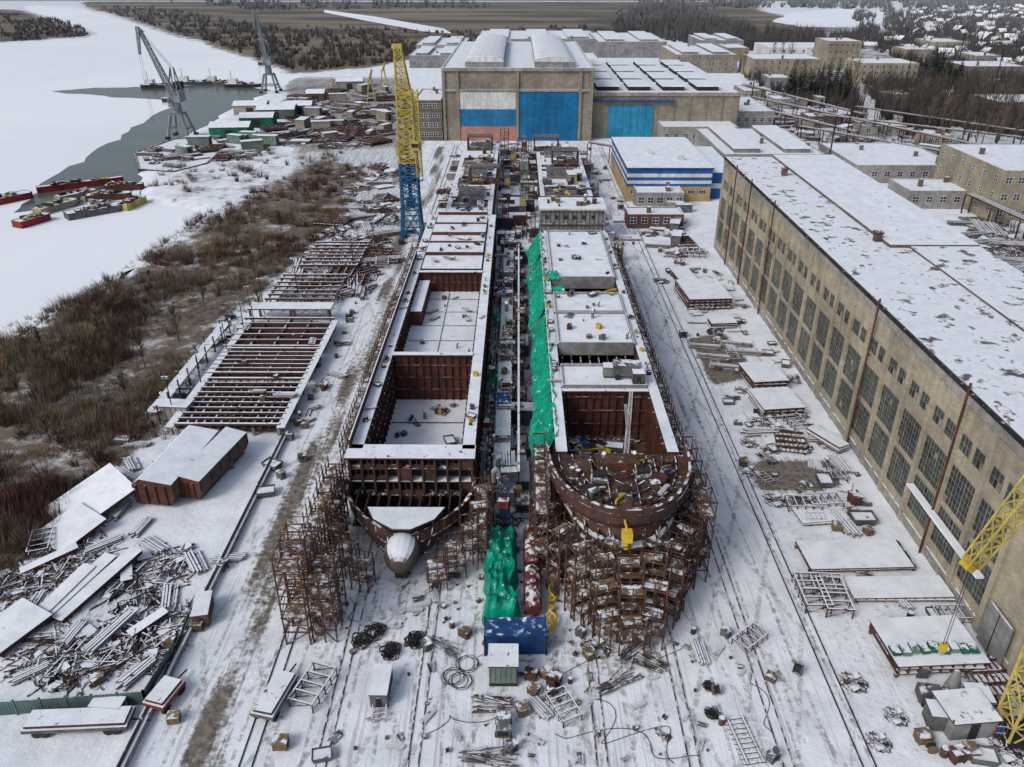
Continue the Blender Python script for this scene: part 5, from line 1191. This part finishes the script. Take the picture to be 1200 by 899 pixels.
zpx(['cab_b','cab_s','crate','plates','scrap2'],[(730,232),(800,232),(820,290),(770,290)],22,.7,1.1)
def pipebridge(p0,p1,z=5):
    a=P(*p0);b_=P(*p1); L=math.hypot(b_[0]-a[0],b_[1]-a[1]); q=MB();po=MB(); n=max(2,int(L/9)); ux,uy=(b_[0]-a[0])/L,(b_[1]-a[1])/L
    for s_ in (-.8,0,.8): q.beam((a[0]-uy*s_,a[1]+ux*s_,z+.3),(b_[0]-uy*s_,b_[1]+ux*s_,z+.3),.4,.4,'rust_snow')
    for i in range(n+1):
        t=i/n;x=a[0]+(b_[0]-a[0])*t;y=a[1]+(b_[1]-a[1])*t
        for s_ in (-1,1): po.bx(x-uy*s_-.15,x-uy*s_+.15,y+ux*s_-.15,y+ux*s_+.15,0,z,'rust')
    T('pipe_bridge','rusty overhead pipe bridge on steel posts','pipe bridge',[('pipes',q),('posts',po)],org=(a[0],a[1],0),group='overhead pipe bridges')
for p in (((880,128),(1190,200)),((935,165),(1180,212)),((870,112),(1010,150)),((1130,250),(1230,300)),((690,185),(830,212)),((955,150),(1200,180)),((880,140),(1000,172)),((1000,140),(1200,172))): pipebridge(*p)
for a,b_,hh in ((1030,150,20),(968,205,18),(1055,128,22),(1120,85,26),(880,122,14),(990,170,15),(1160,120,24),(1185,205,16)):
    x,y=P(a,b_); T('steel_mast','tall thin dark steel mast above the works','mast',[('mast',MB().cyl((0,0,0),(0,0,hh),.3,'dark',8,.2)),('platform',MB().bx(-.8,.8,-.8,.8,hh*.8,hh*.8+.2,'dark'))],loc=(x,y,0),group='tall masts among the works')
# ---------------------------------------------------------------- cranes
def tower_crane():
    lg=MB()
    for x in (-2.5,2.5):
        for y in (-2.5,2.5): lg.beam((x,y,0),(x*.8,y*.8,8),.5,.5,'crane_blue'); lg.box(x,y,0,1.1,1.8,.9,'dark')
    for z in (2.5,5.5,8): 
        u=2.5-z*.06
        for s_ in (-1,1): lg.beam((-u,s_*u,z),(u,s_*u,z),.28,.28,'crane_blue'); lg.beam((s_*u,-u,z),(s_*u,u,z),.28,.28,'crane_blue')
    for s_ in (-1,1): lg.beam((-2.4,s_*2.4,1),(2,s_*2,8),.2,.2,'crane_blue'); lg.beam((2.4,s_*2.4,1),(-2,s_*2,8),.2,.2,'crane_blue'); lg.beam((s_*2.4,-2.4,1),(s_*2,2,8),.2,.2,'crane_blue')
    t1=MB().lattice((0,0,8),(0,0,19),4.1,3.9,7,'crane_blue',.3); t1.bx(-1.,1.,-1.,1.,8.2,10.2,'blue_dark').bx(-1.4,1.4,-1.4,1.4,14,15.5,'blue_dark').beam((0,0,8),(0,0,19),.8,.8,'blue_dark')
    t2=MB().lattice((0,0,19),(0,0,34),3.8,3.2,9,'yellow_pale',.3)
    t2.bx(-2.2,2.2,-2.2,2.2,18.9,19.1,'yellow_pale').bx(-1.9,1.9,-1.9,1.9,26,26.2,'yellow_pale').beam((0,0,19),(0,0,34),.7,.7,'yellow_pale')
    hd=MB().lattice((-.2,0,34),(-.9,0,43.5),3.0,1.5,7,'yellow_pale',.27); hd.box(-1.0,0,43.2,2.2,1.6,.9,'yellow_pale')
    jb=MB().lattice((2.4,-1.6,35),(2.7,-2.,16),1.4,1.2,12,'yellow_pale',.19)
    cb=MB().bx(1.2,3.0,-3.2,-1.4,22,24,'yellow_pale'); cb.bx(1.3,2.9,-3.24,-3.201,22.7,23.6,'glass')
    ma=MB().bx(-2.6,-.6,-1.3,1.4,20.5,22.6,'yellow_pale').bx(-1.5,1.5,-1.5,1.5,29,30.8,'yellow_pale').bx(-1.9,1.9,-1.4,1.4,33,34.6,'yellow_pale')
    cl=MB()
    for u in (-.3,.3): cl.cyl((-1.+u,-.8,43.),(2.6+u,-2,17),.04,'dark',4)
    T('tower_crane','tall yellow lattice crane on blue portal legs','crane',[('portal',lg),('lower_tower',t1),('upper_tower',t2),('crane_head',hd),('jib',jb),('cabin',cb),('machine_house',ma),('cable',cl)],loc=(-25.4,187,0))
tower_crane()
def portal_crane(px_,py_,s_,jx,jz,lab):
    x,y=P(px_,py_); lg=MB()
    for a in (-4,4):
        for b_ in (-4,4): lg.beam((a,b_,0),(a*.5,b_*.5,9),.8,.8,'cr_grey'); lg.box(a,b_,0,1.2,2.4,1,'dark')
    for u,z in ((3.2,3.5),(2.2,8.6)):
        for q in (-1,1): lg.beam((-u,q*u,z),(u,q*u,z),.5,.5,'cr_grey'); lg.beam((q*u,-u,z),(q*u,u,z),.5,.5,'cr_grey')
    lg.cyl((0,0,9),(0,0,13),1.8,'cr_grey',14,1.5)
    ho=MB().bx(-2.4,2.4,-2,4,13,17,'cr_grey'); cb=MB().bx(-3.6,-1.4,-4,-2.1,12.6,15,'white').bx(-3.5,-1.5,-4.05,-4.003,13.4,14.8,'glass')
    af=MB(); 
    for q in (-1.5,1.5): af.beam((q,-1,17),(q*.4,2,25),.4,.4,'cr_grey'); af.beam((q,3.5,17),(q*.4,2,25),.4,.4,'cr_grey')
    jb=MB().lattice((0,-1.5,16),(jx,-3,jz),2.0,.9,12,'cr_grey',.26)
    trunk=MB().lattice((jx-.6,-3,jz+1.2),(jx-1.2,-4,jz-8.),1.0,.6,6,'cr_grey',.18) ; trunk.beam((jx+1.6,-3,jz-.6),(jx-.6,-3,jz+1.2),.35,.35,'cr_grey')
    st=MB()
    for q in (-.4,.4): st.cyl((q,2,25),(jx+q,-3,jz),.08,'cr_grey',4); st.cyl((jx-1.2+q,-4,jz-8),(jx-1.2+q,-4,6),.04,'dark',4)
    cw=MB().bx(-1.4,1.4,4.2,7,17,19.5,'dark').beam((0,2,17),(0,6,19),.5,.5,'cr_grey')
    r=T('portal_crane',lab,'crane',[('portal',lg),('machine_house',ho),('cabin',cb),('a_frame',af),('jib',jb),('fly_jib',trunk),('cable',st),('counterweight',cw)],loc=(x,y,0)); r.scale=(s_,)*3; r["group"]="harbour portal cranes"
portal_crane(214,161,1.,-7,38,'grey harbour crane with raised lattice jib on the quay')
portal_crane(318,108,1.,-2,38,'grey harbour crane with steep jib beside the boats')
tw=MB().lattice((0,0,0),(0,0,40),2.4,2.,18,'yellow_pale',.17); jb=MB().lattice((-1.2,-.4,41),(-11.2,-3.2,22.),2.0,.9,18,'yellow_pale',.13)
jb.beam((-11,-3.1,22.3),(-11.5,-3.2,21.6),.8,.8,'yellow')
hk=MB().cyl((-11.2,-3.2,21.8),(-11.2,-3.2,14.2),.03,'dark',4).cyl((-11.0,-3.2,21.8),(-11.0,-3.2,14.2),.03,'dark',4)
hb=MB().bx(-11.35,-10.85,-3.35,-3.05,13.4,14.2,'yellow').torus((-11.1,-3.2,13.15),.18,.05,'green',10,5); 
T('yellow_lattice_crane','yellow lattice boom crane standing close to brick workshop','crane',[('tower',tw),('jib',jb),('hoist_cable',hk),('hook_block',hb),('base',MB().bx(-1.6,1.6,-1.6,1.6,0,.5,'dark'))],loc=(43.6,47.6,0))
for a,b_,hh in ((435,120,10),(450,105,9)):
    x,y=P(a,b_); T('yard_crane','small yellow yard crane among steel stacks','crane',[('legs',MB().beam((-2,0,0),(-.6,0,hh),.3,.3,'yellow_pale').beam((2,0,0),(.6,0,hh),.3,.3,'yellow_pale').beam((-2,3,0),(-.6,2,hh),.3,.3,'yellow_pale').beam((2,3,0),(.6,2,hh),.3,.3,'yellow_pale').bx(-1,1,-.3,2.3,hh,hh+.4,'yellow_pale')),('jib',MB().lattice((0,1.,hh+.4),(2,-3,hh+5),.8,.5,6,'yellow_pale',.14))],loc=(x,y,0),group='small yard cranes')
# ---------------------------------------------------------------- boats
def barge(px_,py_,L,W,rz,mat,lab,z=-.9,deck='snow',cabin=False):
    x,y=P(px_,py_); b_=MB()
    if cabin: pts=[(-L/2+1.5,-W/2),(L/2-3,-W/2),(L/2,-W*.2),(L/2,W*.2),(L/2-3,W/2),(-L/2+1.5,W/2),(-L/2,W*.3),(-L/2,-W*.3)]
    else: pts=[(-L/2,-W/2),(L/2-1,-W/2),(L/2,-W*.35),(L/2,W*.35),(L/2-1,W/2),(-L/2,W/2)]
    b_.prism(pts,0,1.7,mat,top='deck_snow'); ra=MB(); k=len(pts)
    for i in range(k): p=pts[i];q=pts[(i+1)%k]; ra.beam((*p,1.72),(*q,1.72),.15,.2,mat)
    pr=[('hull',b_),('bulwark',ra),('deck_load',(lambda m_:([m_.box(R(-L*.35,L*.3),R(-W*.3,W*.3),1.703,R(.6,3),R(.3,1.2),R(.2,.9),RC(['rust','steel','rust','rust_snow','dark','yellow_pale']),R(0,3)) for _ in range(16)],m_)[1])(MB()))]
    if cabin: pr+= [('cabin',MB().bx(-L/2+2.5,-L/2+7,-W*.3,W*.3,1.71,4.3,'white')),('mast',MB().cyl((-L/2+4,0,4.3),(-L/2+4,0,8.5),.12,'dark',6))]
    T('river_boat' if cabin else 'work_barge',lab,'boat' if cabin else 'barge',pr,loc=(x,y,z),rz=rz)
barge(2,234,16,4.5,.95,'red','red barge frozen by the water edge'); barge(38,258,9,3.6,1.15,'red','red pontoon with snow on deck'); barge(66,242,12,3.6,1.15,'beige_low','beige pontoon with snow and gear'); barge(156,238,10,3.,1.4,'yellow_pale','yellow pontoon moored at bank')
barge(112,247,15,4.2,.75,'steel','grey work barge carrying steel beams'); barge(95,216,24,2.2,.6,'red','long red walkway barge with snow'); barge(128,230,12,3.4,.3,'rust_bare','rusty barge with beams on deck'); barge(90,229,11,3.4,.9,'beige_low','beige pontoon with gear piled on it'); barge(146,219,11,2.4,.2,'rust_bare','narrow rusty pontoon under snow')
for a,b_,k in ((85,240,'scrap'),(105,236,'beams'),(120,238,'scrap'),(100,228,'frame'),(132,240,'beams2')): pp(k,a,b_,R(0,3),1.,z=-.86)
barge(190,101,22,6,.02,'dark','dark river tug moored on open water',-.9,cabin=True); barge(232,97,24,7,.1,'ship_blue','dark blue river boat with white cabin',-.9,cabin=True); barge(262,97,22,6,-.05,'steel','grey river boat with cabin and mast',cabin=True); barge(285,100,20,6,.0,'dark','dark workboat moored beside quay',cabin=True)
q=PP([(158,180),(203,164),(243,160),(265,170),(243,192),(203,202),(163,199)])
T('quay_platform','rusty sheet piled quay platform under harbour crane','quay',[('piling',MB().prism(q,-2,.05,'rust_bare',top='rust_snow')),('edge_beam',(lambda m_:([m_.beam((*q[i],.2),(*q[(i+1)%7],.2),.5,.3,'rust') for i in range(7)],m_)[1])(MB()))],org=(q[0][0],q[0][1],0))
zpx(['scrap','skip','crate','frame','beams','scrap2'],[(165,182),(200,168),(240,165),(235,188),(170,194)],26,.8,1.3)
for o in bpy.data.objects:
    if "_l" in o: del o["_l"]
print("objects",len(bpy.data.objects),"tri",sum(len(m.polygons) for m in bpy.data.meshes))
